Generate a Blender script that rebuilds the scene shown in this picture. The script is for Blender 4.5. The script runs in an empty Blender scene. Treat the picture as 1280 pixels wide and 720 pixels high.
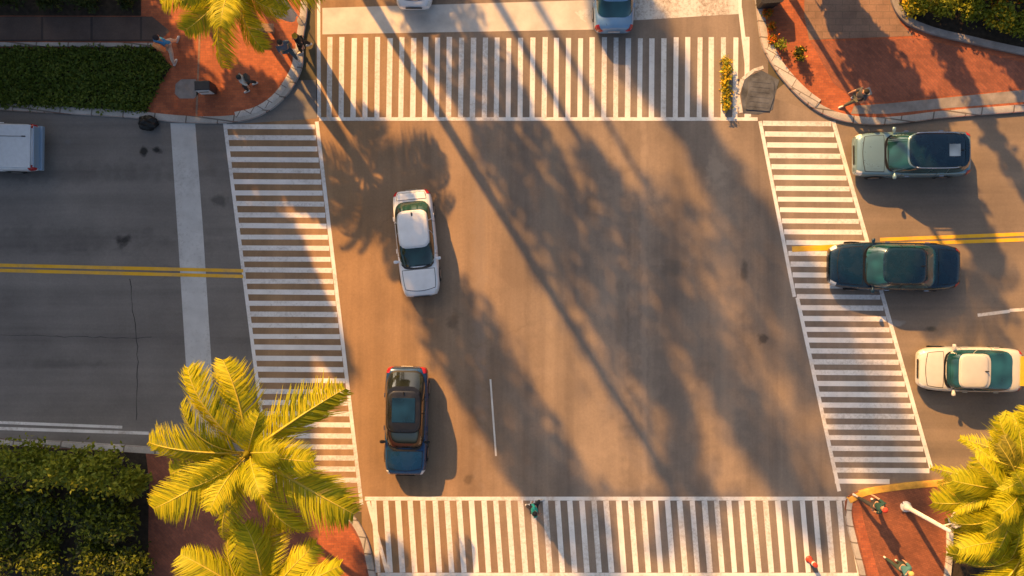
import bpy, bmesh, math, random
import numpy as np
from mathutils import Vector, Matrix

R = math.radians
EL = 31.0          # height of the sun, degrees
scene = bpy.context.scene
col = scene.collection
S = 28.0          # photo pixels per metre on the ground
H = 36.0          # flying height of the camera

def W(x, y, z=0.0):
    """ground plan: metres east/north of the frame centre, for something whose visible top is z high"""
    k = (H - z) / H
    return ((x - 640) / S * k, (360 - y) / S * k)

# ------------------------------------------------------------------ materials
def new_mat(name):
    m = bpy.data.materials.new(name)
    m.use_nodes = True
    nt = m.node_tree
    nt.nodes.clear()
    out = nt.nodes.new('ShaderNodeOutputMaterial')
    return m, nt, out

def N(nt, kind, **kw):
    n = nt.nodes.new(kind)
    for k, v in kw.items():
        if k in n.inputs:
            n.inputs[k].default_value = v
        else:
            setattr(n, k, v)
    return n

def obj_coord(nt, scale=(1, 1, 1)):
    tc = N(nt, 'ShaderNodeTexCoord')
    mp = N(nt, 'ShaderNodeMapping')
    mp.inputs['Scale'].default_value = scale
    nt.links.new(tc.outputs['Object'], mp.inputs['Vector'])
    return mp.outputs['Vector']

def ramp(nt, fac, stops):
    r = N(nt, 'ShaderNodeValToRGB')
    el = r.color_ramp.elements
    while len(el) > 1:
        el.remove(el[-1])
    el[0].position = stops[0][0]
    el[0].color = (*stops[0][1], 1)
    for p, c in stops[1:]:
        e = el.new(p)
        e.color = (*c, 1)
    nt.links.new(fac, r.inputs['Fac'])
    return r.outputs['Color']

def mixc(nt, fac, a, b, mode='MIX'):
    m = N(nt, 'ShaderNodeMix', data_type='RGBA', blend_type=mode)
    for sock, v in ((m.inputs['Factor'], fac), (m.inputs[6], a), (m.inputs[7], b)):
        if hasattr(v, 'is_linked'):
            nt.links.new(v, sock)
        elif isinstance(v, (int, float)):
            sock.default_value = v
        else:
            sock.default_value = (*v, 1)
    return m.outputs[2]

def math_n(nt, op, a, b=None, clamp=False):
    m = N(nt, 'ShaderNodeMath', operation=op, use_clamp=clamp)
    for i, v in enumerate((a, b)):
        if v is None:
            continue
        if hasattr(v, 'is_linked'):
            nt.links.new(v, m.inputs[i])
        else:
            m.inputs[i].default_value = v
    return m.outputs[0]

def noise(nt, vec, scale, detail=4, rough=.55, dist=0.0):
    n = N(nt, 'ShaderNodeTexNoise')
    n.inputs['Scale'].default_value = scale
    n.inputs['Detail'].default_value = detail
    n.inputs['Roughness'].default_value = rough
    n.inputs['Distortion'].default_value = dist
    nt.links.new(vec, n.inputs['Vector'])
    return n.outputs['Fac']

def maprange(nt, v, a, b, c=0.0, d=1.0):
    n = N(nt, 'ShaderNodeMapRange')
    nt.links.new(v, n.inputs['Value'])
    for k, x in (('From Min', a), ('From Max', b), ('To Min', c), ('To Max', d)):
        n.inputs[k].default_value = x
    return n.outputs['Result']

def bump(nt, h, strength, dist=0.02):
    b = N(nt, 'ShaderNodeBump')
    b.inputs['Strength'].default_value = strength
    b.inputs['Distance'].default_value = dist
    nt.links.new(h, b.inputs['Height'])
    return b.outputs['Normal']

def simple(name, base, rough=.6, metallic=0.0, coat=0.0, var=.12, scale=6.0, bumpy=0.0, emit=None, spec=None):
    m, nt, out = new_mat(name)
    p = N(nt, 'ShaderNodeBsdfPrincipled')
    v = obj_coord(nt)
    f = noise(nt, v, scale, 5)
    lo = tuple(c * (1 - var) for c in base)
    hi = tuple(min(1, c * (1 + var)) for c in base)
    nt.links.new(ramp(nt, f, [(.3, lo), (.7, hi)]), p.inputs['Base Color'])
    p.inputs['Roughness'].default_value = rough
    p.inputs['Metallic'].default_value = metallic
    p.inputs['Coat Weight'].default_value = coat
    p.inputs['Coat Roughness'].default_value = .04
    if spec is not None:
        p.inputs['Specular IOR Level'].default_value = spec
    if bumpy:
        nt.links.new(bump(nt, noise(nt, v, scale * 8, 4), bumpy), p.inputs['Normal'])
    if emit:
        p.inputs['Emission Color'].default_value = (*emit[:3], 1)
        p.inputs['Emission Strength'].default_value = emit[3]
    nt.links.new(p.outputs[0], out.inputs[0])
    return m

def leaf_mat(name, dark, mid, light, trans=.35, rough=.55):
    m, nt, out = new_mat(name)
    geo = N(nt, 'ShaderNodeNewGeometry')
    oi = N(nt, 'ShaderNodeObjectInfo')
    v = obj_coord(nt)
    f = math_n(nt, 'ADD', math_n(nt, 'MULTIPLY', geo.outputs['Random Per Island'], .65),
               math_n(nt, 'MULTIPLY', noise(nt, v, 1.2, 3), .35))
    c = ramp(nt, f, [(.1, dark), (.5, mid), (.9, light)])
    c = mixc(nt, math_n(nt, 'MULTIPLY', oi.outputs['Random'], .5), c, tuple(a * .55 + b * .45 for a, b in zip(dark, mid)))
    p = N(nt, 'ShaderNodeBsdfPrincipled')
    nt.links.new(c, p.inputs['Base Color'])
    p.inputs['Roughness'].default_value = rough
    p.inputs['Specular IOR Level'].default_value = .3
    t = N(nt, 'ShaderNodeBsdfTranslucent')
    nt.links.new(c, t.inputs['Color'])
    mx = N(nt, 'ShaderNodeMixShader')
    mx.inputs[0].default_value = trans
    nt.links.new(p.outputs[0], mx.inputs[1])
    nt.links.new(t.outputs[0], mx.inputs[2])
    nt.links.new(mx.outputs[0], out.inputs[0])
    return m

def asphalt(name, lo, hi, axis, stains=(), streak=.4, warm=None):
    """worn asphalt: fine aggregate, long tyre wear along AXIS, blotches and old oil stains"""
    m, nt, out = new_mat(name)
    v = obj_coord(nt)
    sv = obj_coord(nt, (.9, .035, 1) if axis == 'y' else (.035, .9, 1))
    wear = noise(nt, sv, 1.0, 5, .6, .3)
    fine = noise(nt, obj_coord(nt, (3.2, .08, 1) if axis == 'y' else (.08, 3.2, 1)), 1.0, 3, .5)
    blotch = noise(nt, v, .35, 5, .6)
    agg = noise(nt, v, 38, 3, .7)
    f = math_n(nt, 'ADD', math_n(nt, 'MULTIPLY', wear, .50), math_n(nt, 'MULTIPLY', blotch, .42))
    f = math_n(nt, 'ADD', f, math_n(nt, 'MULTIPLY', fine, .08))
    c = ramp(nt, f, [(.36, lo), (.62, hi)])
    if warm:   # orange of the low sun tinted into the colour towards the west
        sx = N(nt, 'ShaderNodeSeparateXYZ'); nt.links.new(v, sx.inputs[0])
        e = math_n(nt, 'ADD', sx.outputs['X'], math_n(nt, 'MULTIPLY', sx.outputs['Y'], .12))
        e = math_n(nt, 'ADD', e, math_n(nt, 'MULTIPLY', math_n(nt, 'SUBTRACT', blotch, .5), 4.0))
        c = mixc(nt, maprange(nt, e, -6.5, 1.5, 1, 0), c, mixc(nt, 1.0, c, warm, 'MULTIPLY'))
    c = mixc(nt, .35, c, ramp(nt, noise(nt, v, 9, 5, .75), [(.3, (.62, .62, .62)), (.7, (1.1, 1.1, 1.1))]), 'MULTIPLY')
    c = mixc(nt, streak, c, ramp(nt, agg, [(.25, (.45, .45, .45)), (.75, (1.0, 1.0, 1.0))]), 'MULTIPLY')
    # hairline cracks, sealed with tar, only in a few worn areas
    vo = N(nt, 'ShaderNodeTexVoronoi', feature='DISTANCE_TO_EDGE')
    vo.inputs['Scale'].default_value = .22
    wv = N(nt, 'ShaderNodeVectorMath', operation='ADD')
    nn = N(nt, 'ShaderNodeTexNoise'); nn.inputs['Scale'].default_value = 1.1; nn.inputs['Detail'].default_value = 6
    nt.links.new(v, nn.inputs['Vector'])
    nt.links.new(v, wv.inputs[0]); nt.links.new(nn.outputs['Color'], wv.inputs[1])
    nt.links.new(wv.outputs[0], vo.inputs['Vector'])
    cr = maprange(nt, vo.outputs['Distance'], .002, .012, 1, 0)
    where = maprange(nt, noise(nt, v, .16, 2), .54, .68, 0, .16)
    c = mixc(nt, math_n(nt, 'MULTIPLY', cr, where), c, tuple(x * .35 for x in lo))
    wob = N(nt, 'ShaderNodeTexNoise'); wob.inputs['Scale'].default_value = 2.2; wob.inputs['Detail'].default_value = 5
    nt.links.new(v, wob.inputs['Vector'])
    for (px, py, rx, ry, k, colr) in stains:
        wx, wy = W(px, py)
        sub = N(nt, 'ShaderNodeVectorMath', operation='SUBTRACT')
        nt.links.new(v, sub.inputs[0]); sub.inputs[1].default_value = (wx, wy, 0)
        mul = N(nt, 'ShaderNodeVectorMath', operation='MULTIPLY')
        nt.links.new(sub.outputs[0], mul.inputs[0]); mul.inputs[1].default_value = (S / rx, S / ry, 0)
        ln = N(nt, 'ShaderNodeVectorMath', operation='LENGTH')
        nt.links.new(mul.outputs[0], ln.inputs[0])
        d = math_n(nt, 'ADD', ln.outputs['Value'], math_n(nt, 'MULTIPLY', math_n(nt, 'SUBTRACT', wob.outputs['Fac'], .5), 2.8))
        c = mixc(nt, maprange(nt, d, .45, 1.15, k, 0), c, colr)
    p = N(nt, 'ShaderNodeBsdfPrincipled')
    nt.links.new(c, p.inputs['Base Color'])
    nt.links.new(maprange(nt, f, .3, .7, .75, .92), p.inputs['Roughness'])
    p.inputs['Specular IOR Level'].default_value = .25
    nt.links.new(bump(nt, agg, .35, .012), p.inputs['Normal'])
    nt.links.new(p.outputs[0], out.inputs[0])
    return m

def paint(name, base, under, wearing=.35, axis='y'):
    """road paint: rubbed through to the asphalt in specks and along the tyre tracks"""
    m, nt, out = new_mat(name)
    v = obj_coord(nt)
    a = noise(nt, v, 7, 7, .75)
    b = noise(nt, obj_coord(nt, (.75, .06, 1) if axis == 'y' else (.06, .75, 1)), 1.0, 3)
    c_ = noise(nt, v, .35, 3)
    e = math_n(nt, 'ADD', math_n(nt, 'MULTIPLY', a, .5), math_n(nt, 'MULTIPLY', b, .32))
    e = math_n(nt, 'ADD', e, math_n(nt, 'MULTIPLY', c_, .18))
    f = maprange(nt, e, .50, .66, 0, wearing * 1.7)
    dirt = ramp(nt, noise(nt, v, 1.3, 5), [(.3, tuple(c * .80 for c in base)), (.7, base)])
    dirt = mixc(nt, maprange(nt, b, .45, .7, 0, .28), dirt, (.45, .41, .36))
    c = mixc(nt, f, dirt, under)
    p = N(nt, 'ShaderNodeBsdfPrincipled')
    nt.links.new(c, p.inputs['Base Color'])
    p.inputs['Roughness'].default_value = .7
    nt.links.new(bump(nt, noise(nt, v, 40, 3), .2, .01), p.inputs['Normal'])
    nt.links.new(p.outputs[0], out.inputs[0])
    return m

def pavers(name, c1, c2, mortar, bw=.22, rot=0.0):
    m, nt, out = new_mat(name)
    v = obj_coord(nt)
    mp = N(nt, 'ShaderNodeMapping'); mp.inputs['Rotation'].default_value = (0, 0, R(rot))
    nt.links.new(v, mp.inputs['Vector'])
    b = N(nt, 'ShaderNodeTexBrick')
    b.inputs['Scale'].default_value = .5 / bw
    b.inputs['Mortar Size'].default_value = .012
    b.inputs['Color1'].default_value = (*c1, 1); b.inputs['Color2'].default_value = (*c2, 1); b.inputs['Mortar'].default_value = (*mortar, 1)
    b.inputs['Bias'].default_value = -.1
    nt.links.new(mp.outputs[0], b.inputs['Vector'])
    c = mixc(nt, .75, b.outputs['Color'], ramp(nt, noise(nt, v, .8, 6, .65), [(.3, (.55, .52, .5)), (.7, (1.15, 1.1, 1.05))]), 'MULTIPLY')
    c = mixc(nt, .5, c, ramp(nt, noise(nt, v, 14, 4, .7), [(.3, (.6, .6, .6)), (.7, (1.1, 1.1, 1.1))]), 'MULTIPLY')
    p = N(nt, 'ShaderNodeBsdfPrincipled')
    nt.links.new(c, p.inputs['Base Color'])
    p.inputs['Roughness'].default_value = .8
    nt.links.new(bump(nt, b.outputs['Fac'], -.4, .01), p.inputs['Normal'])
    nt.links.new(p.outputs[0], out.inputs[0])
    return m

def car_paint(name, base, metal=.0, rough=.28):
    m, nt, out = new_mat(name)
    v = obj_coord(nt)
    p = N(nt, 'ShaderNodeBsdfPrincipled')
    dust = noise(nt, v, 2.5, 5)
    c = mixc(nt, maprange(nt, dust, .45, .8, 0, .16 if sum(base) > 1 else .035), base, (.30, .26, .21))
    nt.links.new(c, p.inputs['Base Color'])
    p.inputs['Metallic'].default_value = metal
    nt.links.new(maprange(nt, dust, .3, .7, rough, rough + .14), p.inputs['Roughness'])
    p.inputs['Coat Weight'].default_value = .9
    p.inputs['Coat Roughness'].default_value = .05
    nt.links.new(p.outputs[0], out.inputs[0])
    return m

def car_glass(name, tint):
    m, nt, out = new_mat(name)
    v = obj_coord(nt)
    p = N(nt, 'ShaderNodeBsdfPrincipled')
    nt.links.new(ramp(nt, noise(nt, v, 1.1, 1), [(.34, tuple(c * .5 for c in tint)), (.66, tuple(min(1, c * 1.5) for c in tint))]), p.inputs['Base Color'])  # lighter and darker tint patches stand in for reflections
    p.inputs['Roughness'].default_value = .06
    p.inputs['Specular IOR Level'].default_value = .7
    p.inputs['Coat Weight'].default_value = .6
    p.inputs['Coat Roughness'].default_value = .02
    nt.links.new(p.outputs[0], out.inputs[0])
    return m

GREY_LO, GREY_HI = (.175, .160, .148), (.30, .276, .252)
M = {}
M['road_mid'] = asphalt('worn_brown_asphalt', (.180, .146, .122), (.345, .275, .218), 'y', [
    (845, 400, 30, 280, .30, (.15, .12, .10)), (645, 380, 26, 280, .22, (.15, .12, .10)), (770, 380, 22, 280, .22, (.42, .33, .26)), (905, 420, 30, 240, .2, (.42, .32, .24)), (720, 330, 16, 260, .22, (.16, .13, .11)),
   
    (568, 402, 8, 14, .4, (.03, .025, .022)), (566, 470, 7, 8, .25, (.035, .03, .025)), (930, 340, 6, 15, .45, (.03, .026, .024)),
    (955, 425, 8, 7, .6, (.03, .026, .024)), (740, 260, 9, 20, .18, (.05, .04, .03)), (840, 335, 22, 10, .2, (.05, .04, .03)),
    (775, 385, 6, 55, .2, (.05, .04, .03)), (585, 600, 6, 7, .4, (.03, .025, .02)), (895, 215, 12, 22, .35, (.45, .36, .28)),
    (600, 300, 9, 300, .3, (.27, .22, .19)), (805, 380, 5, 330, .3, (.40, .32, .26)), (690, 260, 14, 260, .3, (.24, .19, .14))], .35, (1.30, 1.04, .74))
M['road_west'] = asphalt('grey_asphalt', GREY_LO, GREY_HI, 'x', [
    (155, 301, 12, 7, .8, (.02, .02, .02)), (180, 190, 4, 7, .9, (.02, .02, .02)), (197, 188, 5, 5, .9, (.02, .02, .02)),
    (275, 250, 10, 8, .5, (.03, .03, .03)), (70, 455, 60, 6, .2, (.035, .035, .035)), (90, 421, 130, 3, .45, (.16, .15, .145)),
    (60, 300, 200, 16, .2, (.035, .034, .036)), (60, 215, 220, 14, .2, (.035, .034, .036)), (85, 178, 4, 4, .7, (.2, .2, .2))])
M['road_east'] = asphalt('grey_brown_asphalt', (.19, .155, .125), (.33, .26, .20), 'x', [
    (1122, 404, 9, 4, .8, (.3, .28, .26)), (1165, 411, 8, 5, .6, (.04, .04, .03))])
M['white_paint'] = paint('white_road_paint', (.88, .86, .83), (.34, .25, .17), .45)
M['white_paint_side'] = paint('white_road_paint_side', (.88, .86, .84), (.30, .26, .22), .45, 'x')
M['worn_paint'] = paint('worn_white_road_paint', (.72, .70, .66), (.26, .2, .15), .75)
M['grey_bar'] = paint('dull_white_road_paint', (.62, .62, .61), (.2, .19, .175), .4)
M['cream_bar'] = simple('concrete_stop_bar', (.60, .56, .51), .8, var=.18, scale=1.2, bumpy=.2)
M['yellow_paint'] = paint('yellow_road_paint', (.92, .50, .02), (.12, .09, .06), .2)
M['ground'] = simple('dry_ground', (.10, .085, .05), .9, var=.4, scale=.3, bumpy=.4)
M['brick'] = pavers('red_brick_pavers', (.52, .15, .06), (.36, .10, .045), (.24, .12, .08), rot=0)
M['brick_dark'] = pavers('brown_brick_pavers', (.38, .13, .075), (.27, .095, .06), (.18, .11, .08), rot=45)
M['stone'] = pavers('beige_stone_pavers', (.34, .22, .16), (.29, .19, .14), (.22, .16, .12), .6)
M['path'] = pavers('brown_concrete_path', (.135, .10, .088), (.115, .088, .078), (.06, .05, .05), 2.2)
M['kerb'] = pavers('pale_concrete_kerb', (.56, .55, .53), (.50, .49, .46), (.22, .20, .18), 1.4, 8)
M['kerb_white'] = pavers('whitewashed_kerb', (.72, .70, .67), (.64, .62, .58), (.30, .27, .24), .9, 30)
M['kerb_yellow'] = simple('yellow_kerb_paint', (.62, .33, .05), .7, var=.25, scale=4, bumpy=.2)
M['concrete'] = simple('grey_concrete', (.26, .24, .23), .85, var=.25, scale=2.5, bumpy=.3)
M['concrete_dark'] = simple('dark_worn_concrete', (.085, .095, .115), .85, var=.55, scale=1.8, bumpy=.5)
M['soil'] = simple('dark_soil', (.035, .026, .018), .95, var=.5, scale=5, bumpy=.8)
M['mulch'] = pavers('red_mulch_pavers', (.34, .12, .06), (.24, .085, .045), (.15, .065, .04), .16, 20)
M['tyre'] = simple('tyre_rubber', (.02, .02, .02), .85)
M['rim'] = simple('alloy_rim', (.45, .45, .46), .3, metallic=.9)
M['trim'] = simple('black_trim', (.012, .012, .013), .45)
M['chrome'] = simple('bright_trim', (.65, .65, .66), .18, metallic=1.0)
M['lamp_clear'] = simple('clear_lamp', (.75, .75, .72), .1, coat=.8)
M['lamp_red'] = simple('red_lamp', (.45, .012, .02), .15, coat=.8)
M['plate'] = simple('number_plate_white', (.7, .7, .68), .5)
M['skin'] = simple('skin_light', (.52, .30, .20), .5, var=.06)
M['skin2'] = simple('skin_brown', (.25, .13, .08), .5, var=.06)
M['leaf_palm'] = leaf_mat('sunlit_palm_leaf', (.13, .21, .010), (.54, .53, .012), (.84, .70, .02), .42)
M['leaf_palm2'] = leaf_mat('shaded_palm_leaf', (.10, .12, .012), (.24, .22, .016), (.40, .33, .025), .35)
M['rachis'] = simple('palm_rachis', (.52, .42, .05), .5, var=.15)
M['bark'] = simple('palm_bark', (.26, .21, .16), .9, var=.35, scale=8, bumpy=.7)
M['leaf_hedge'] = leaf_mat('hedge_leaf', (.10, .14, .012), (.22, .26, .02), (.36, .36, .03), .3)
M['leaf_lime'] = leaf_mat('yellow_green_leaf', (.16, .19, .012), (.30, .31, .018), (.44, .40, .025), .3)
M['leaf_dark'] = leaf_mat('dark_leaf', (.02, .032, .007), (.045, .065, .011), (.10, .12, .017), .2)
M['grass'] = leaf_mat('dark_grass', (.07, .115, .018), (.12, .175, .022), (.20, .25, .03), .25)
M['leaf_tree'] = leaf_mat('tree_leaf', (.02, .04, .008), (.05, .09, .015), (.1, .14, .02), .2)
M['petal_orange'] = leaf_mat('orange_petal', (.55, .10, .01), (.75, .22, .01), (.8, .4, .02), .3)
M['petal_yellow'] = leaf_mat('yellow_petal', (.6, .38, .01), (.8, .55, .02), (.85, .65, .05), .3)
M['white_metal'] = simple('white_painted_metal', (.78, .76, .72), .4, var=.05)
M['black_metal'] = simple('black_metal', (.02, .02, .022), .4)
M['dark_plastic'] = simple('dark_plastic', (.03, .03, .032), .5)
M['bag'] = simple('black_bag_plastic', (.008, .008, .009), .45, bumpy=.3)
M['red_post'] = simple('red_plastic', (.42, .05, .03), .5)
M['canvas'] = simple('white_canvas', (.62, .60, .54), .8, var=.1)
M['render_wall'] = simple('cream_render', (.5, .45, .38), .85)
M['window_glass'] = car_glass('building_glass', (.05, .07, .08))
CLOTH = {}
def cloth(c):
    key = tuple(c)
    if key not in CLOTH:
        CLOTH[key] = simple('fabric_%d' % len(CLOTH), c, .85, var=.15, scale=12)
        CLOTH[key].name = 'fabric'
    return CLOTH[key]

# ------------------------------------------------------------------ object helpers
def tag(o, label=None, cat=None, group=None, kind=None):
    for k, v in (('label', label), ('category', cat), ('group', group), ('kind', kind)):
        if v:
            o[k] = v
    return o

def empty(name, loc, rz=0.0):
    o = bpy.data.objects.new(name, None)
    o.location = loc
    o.rotation_euler = (0, 0, rz)
    o.empty_display_size = .2
    col.objects.link(o)
    return o

class MB:
    def __init__(s):
        s.v, s.f, s.m = [], [], []
        s.cur = 0
    def add(s, verts, faces):
        b = len(s.v)
        s.v += [tuple(p) for p in verts]
        for f in faces:
            s.f.append(tuple(b + i for i in f)); s.m.append(s.cur)
    def box(s, c, d, rz=0.0):
        cx, cy, cz = c
        hx, hy, hz = d[0] / 2, d[1] / 2, d[2] / 2
        cr, sr = math.cos(rz), math.sin(rz)
        vs = []
        for z in (-hz, hz):
            for x, y in ((-hx, -hy), (hx, -hy), (hx, hy), (-hx, hy)):
                vs.append((cx + x * cr - y * sr, cy + x * sr + y * cr, cz + z))
        s.add(vs, [(3, 2, 1, 0), (4, 5, 6, 7), (0, 1, 5, 4), (1, 2, 6, 5), (2, 3, 7, 6), (3, 0, 4, 7)])
    def loft(s, rings, cap0=True, cap1=True, closed=True):
        n = len(rings[0])
        vs = [p for r in rings for p in r]
        fs = []
        for i in range(len(rings) - 1):
            for j in range(n if closed else n - 1):
                k = (j + 1) % n
                fs.append((i * n + j, i * n + k, (i + 1) * n + k, (i + 1) * n + j))
        if cap0: fs.append(tuple(range(n - 1, -1, -1)))
        if cap1: fs.append(tuple((len(rings) - 1) * n + j for j in range(n)))
        s.add(vs, fs)
    def tube(s, pts, rad, n=8):
        pts = [Vector(p) for p in pts]
        rings = []
        up = Vector((.013, .027, 1)).normalized()
        for i, p in enumerate(pts):
            t = (pts[min(i + 1, len(pts) - 1)] - pts[max(i - 1, 0)]).normalized()
            ref = up if abs(t.dot(up)) < .95 else Vector((1, .03, 0))
            a = t.cross(ref).normalized(); b = t.cross(a).normalized()
            r = rad[i] if isinstance(rad, (list, tuple)) else rad
            rings.append([p + (a * math.cos(q) + b * math.sin(q)) * r for q in [2 * math.pi * k / n for k in range(n)]])
        s.loft(rings)
    def lathe(s, prof, c=(0, 0, 0), n=16):
        s.loft([[(c[0] + r * math.cos(2 * math.pi * k / n), c[1] + r * math.sin(2 * math.pi * k / n), c[2] + z) for k in range(n)] for r, z in prof])
    def prism(s, poly, z0, z1):
        n = len(poly)
        vs = [(x, y, z0) for x, y in poly] + [(x, y, z1) for x, y in poly]
        s.add(vs, [tuple(range(n - 1, -1, -1)), tuple(range(n, 2 * n))] + [(i, (i + 1) % n, n + (i + 1) % n, n + i) for i in range(n)])
    def quad(s, p0, p1, w, z=0.0):
        """flat stripe from p0 to p1 (metres), w wide"""
        a, b = Vector(p0).to_2d(), Vector(p1).to_2d()
        d = (b - a).normalized(); n = Vector((-d.y, d.x)) * w / 2
        s.add([(*(a - n), z), (*(b - n), z), (*(b + n), z), (*(a + n), z)], [(0, 1, 2, 3)])
    def build(s, name, mats, parent=None, smooth=False, loc=None, angle=None, bevel=0.0):
        me = bpy.data.meshes.new(name)
        me.from_pydata(s.v, [], s.f)
        for m in (mats if isinstance(mats, (list, tuple)) else [mats]):
            me.materials.append(m)
        if len(me.materials) > 1:
            me.polygons.foreach_set('material_index', s.m)
        bm = bmesh.new(); bm.from_mesh(me)
        bmesh.ops.recalc_face_normals(bm, faces=bm.faces)
        if bevel:
            bmesh.ops.bevel(bm, geom=[e for e in bm.edges], offset=bevel, segments=2, affect='EDGES', profile=.6)
        bm.to_mesh(me); bm.free()
        if smooth:
            me.polygons.foreach_set('use_smooth', [True] * len(me.polygons))
            if angle:
                me.set_sharp_from_angle(angle=R(angle))
        o = bpy.data.objects.new(name, me)
        col.objects.link(o)
        if parent: o.parent = parent
        if loc: o.location = loc
        return o

def flat(name, poly, z, mat, kind='structure'):
    mb = MB()
    pts = [W(*p) for p in poly]
    mb.add([(x, y, 0) for x, y in pts], [tuple(range(len(pts)))])
    o = mb.build(name, mat, loc=(0, 0, z))
    for p in o.data.polygons:
        if p.normal.z < 0: p.flip()
    return tag(o, kind=kind)

def smooth_line(pts, step=6.0):
    """smooth curve through photo points (tangents scaled to each piece, so no overshoot)"""
    P = [np.array(p, float) for p in pts]
    n = len(P)
    T = []
    for i in range(n):
        a = P[i] - P[i - 1] if i else None
        b = P[i + 1] - P[i] if i < n - 1 else None
        u = sum(v / np.linalg.norm(v) for v in (a, b) if v is not None)
        T.append(u / (np.linalg.norm(u) + 1e-9))
    out = []
    for i in range(n - 1):
        L = np.linalg.norm(P[i + 1] - P[i])
        k = max(1, min(16, int(L / step)))
        if L > 200: k = 1
        for j in range(k):
            t = j / k
            out.append(tuple((2 * t ** 3 - 3 * t * t + 1) * P[i] + (t ** 3 - 2 * t * t + t) * L * T[i] + (3 * t * t - 2 * t ** 3) * P[i + 1] + (t ** 3 - t * t) * L * T[i + 1]))
    out.append(tuple(P[-1]))
    return out

def strip_along(line_m, w0, w1, z0, z1, mb=None):
    """raised strip beside a line given in metres, from offset w0 to w1 on its left"""
    mb = mb or MB()
    L = [Vector(p) for p in line_m]
    rings = []
    for i, p in enumerate(L):
        t = (L[min(i + 1, len(L) - 1)] - L[max(i - 1, 0)]).normalized()
        n = Vector((-t.y, t.x))
        a, b = p + n * w0, p + n * w1
        rings.append([(a.x, a.y, z0), (a.x, a.y, z1 - .025), (*(a + (b - a) * .12), z1), (b.x, b.y, z1), (b.x, b.y, z0)])
    mb.loft(rings)
    return mb

# ------------------------------------------------------------------ setting: ground and roads
FAR = 9000
mb = MB(); mb.add([(-420, -420, 0), (420, -420, 0), (420, 420, 0), (-420, 420, 0)], [(0, 1, 2, 3)])
tag(mb.build('ground', M['ground'], loc=(0, 0, -.012)), kind='structure')
# one sheet per arm of the crossing, cut edge to edge along the crosswalk lines
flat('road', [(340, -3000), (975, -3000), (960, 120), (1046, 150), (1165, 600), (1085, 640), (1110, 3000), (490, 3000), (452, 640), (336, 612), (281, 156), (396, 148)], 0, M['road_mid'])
flat('road', [(-3000, 60), (170, 100), (400, 100), (396, 148), (281, 156), (336, 612), (452, 640), (180, 640), (-3000, 640)], 0, M['road_west'])
flat('road', [(960, 120), (1000, 90), (1300, 90), (4500, 20), (4500, 720), (1300, 720), (1085, 640), (1165, 600), (1046, 150)], 0, M['road_east'])

Z1, Z2 = .004, .008
def bars(name, items, mat, z=Z1):
    if name in ('crosswalk_line', 'lane_edge_line'): z = .0065
    if name == 'lane_line': z = .005
    mb = MB()
    for a, b, w in items:
        mb.quad(W(*a), W(*b), w / S)
    o = mb.build(name, mat, loc=(0, 0, z))
    return tag(o, kind='structure')

rnd = random.Random(4)
# top crosswalk
it = []
for i in range(36):
    x = 412 + 14.9 * i
    it.append(((x + .8 + rnd.uniform(-.5, .5), 47 + rnd.uniform(-1, 1)), (x - .6 + i * .02, 146.6), 6.4 + rnd.uniform(-.4, .4)))
bars('crosswalk_stripes', it, M['white_paint'])
bars('crosswalk_line', [((399, 148.8), (947, 148.8), 4.4)], M['white_paint'])
bars('lane_edge_line', [((396, -900), (398.5, 60), 4), ((398.5, 60), (399, 146.4), 4.6)], M['white_paint'])
bars('lane_edge_line', [((921, -900), (925, 10), 4), ((925, 10), (934, 87), 5), ((934, 87), (936, 146), 5.5)], M['white_paint'])
# bottom crosswalk
it = []
for i in range(39):
    x = 467 + 15.3 * i
    it.append(((x + rnd.uniform(-.4, .4), 625.8), (x + 5.5 + i * .07, 715.6), 6.6 + rnd.uniform(-.4, .4)))
bars('crosswalk_stripes', it, M['white_paint'])
bars('crosswalk_line', [((456, 623.2), (1057, 623.2), 4.8)], M['white_paint'])
bars('crosswalk_line', [((472, 718), (1075, 718), 4.2)], M['white_paint'])
bars('lane_edge_line', [((460, 626.5), (484, 715.5), 4.6)], M['white_paint'])
bars('lane_edge_line', [((1056.5, 626.5), (1074, 715.5), 5)], M['white_paint'])
# left crosswalk
it = []
for i in range(33):
    y = 158 + 13.8 * i
    xl = 283.5 + (y - 158) * .125; xr = 393.5 + (y - 158) * .119
    it.append(((xl, y + rnd.uniform(-.4, .4)), (xr, y + .6), 6.2 + rnd.uniform(-.3, .3)))
bars('crosswalk_stripes', it, M['white_paint_side'])
bars('crosswalk_line', [((281, 154), (338.5, 612), 4.4)], M['white_paint_side'])
bars('crosswalk_line', [((396, 152), (452, 631), 4.6)], M['white_paint_side'])
# right crosswalk
it = []
for i in range(34):
    y = 154 + 13.55 * i
    xl = 953.5 + (y - 154) * .196 + (2.5 if y > 371 else 0); xr = 1039 + (y - 154) * .283
    if y > 590: xr = 1112
    it.append(((xl, y + rnd.uniform(-.3, .3)), (xr, y + .8), 6.2 + rnd.uniform(-.3, .3)))
bars('crosswalk_stripes', it, M['white_paint_side'])
bars('crosswalk_line', [((950, 151.5), (993, 371), 4.4)], M['white_paint_side'])
bars('crosswalk_line', [((996.5, 372), (1049, 614), 4.6)], M['white_paint_side'])
bars('crosswalk_line', [((1041.5, 151.5), (1164, 585), 5)], M['white_paint_side'])
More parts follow.
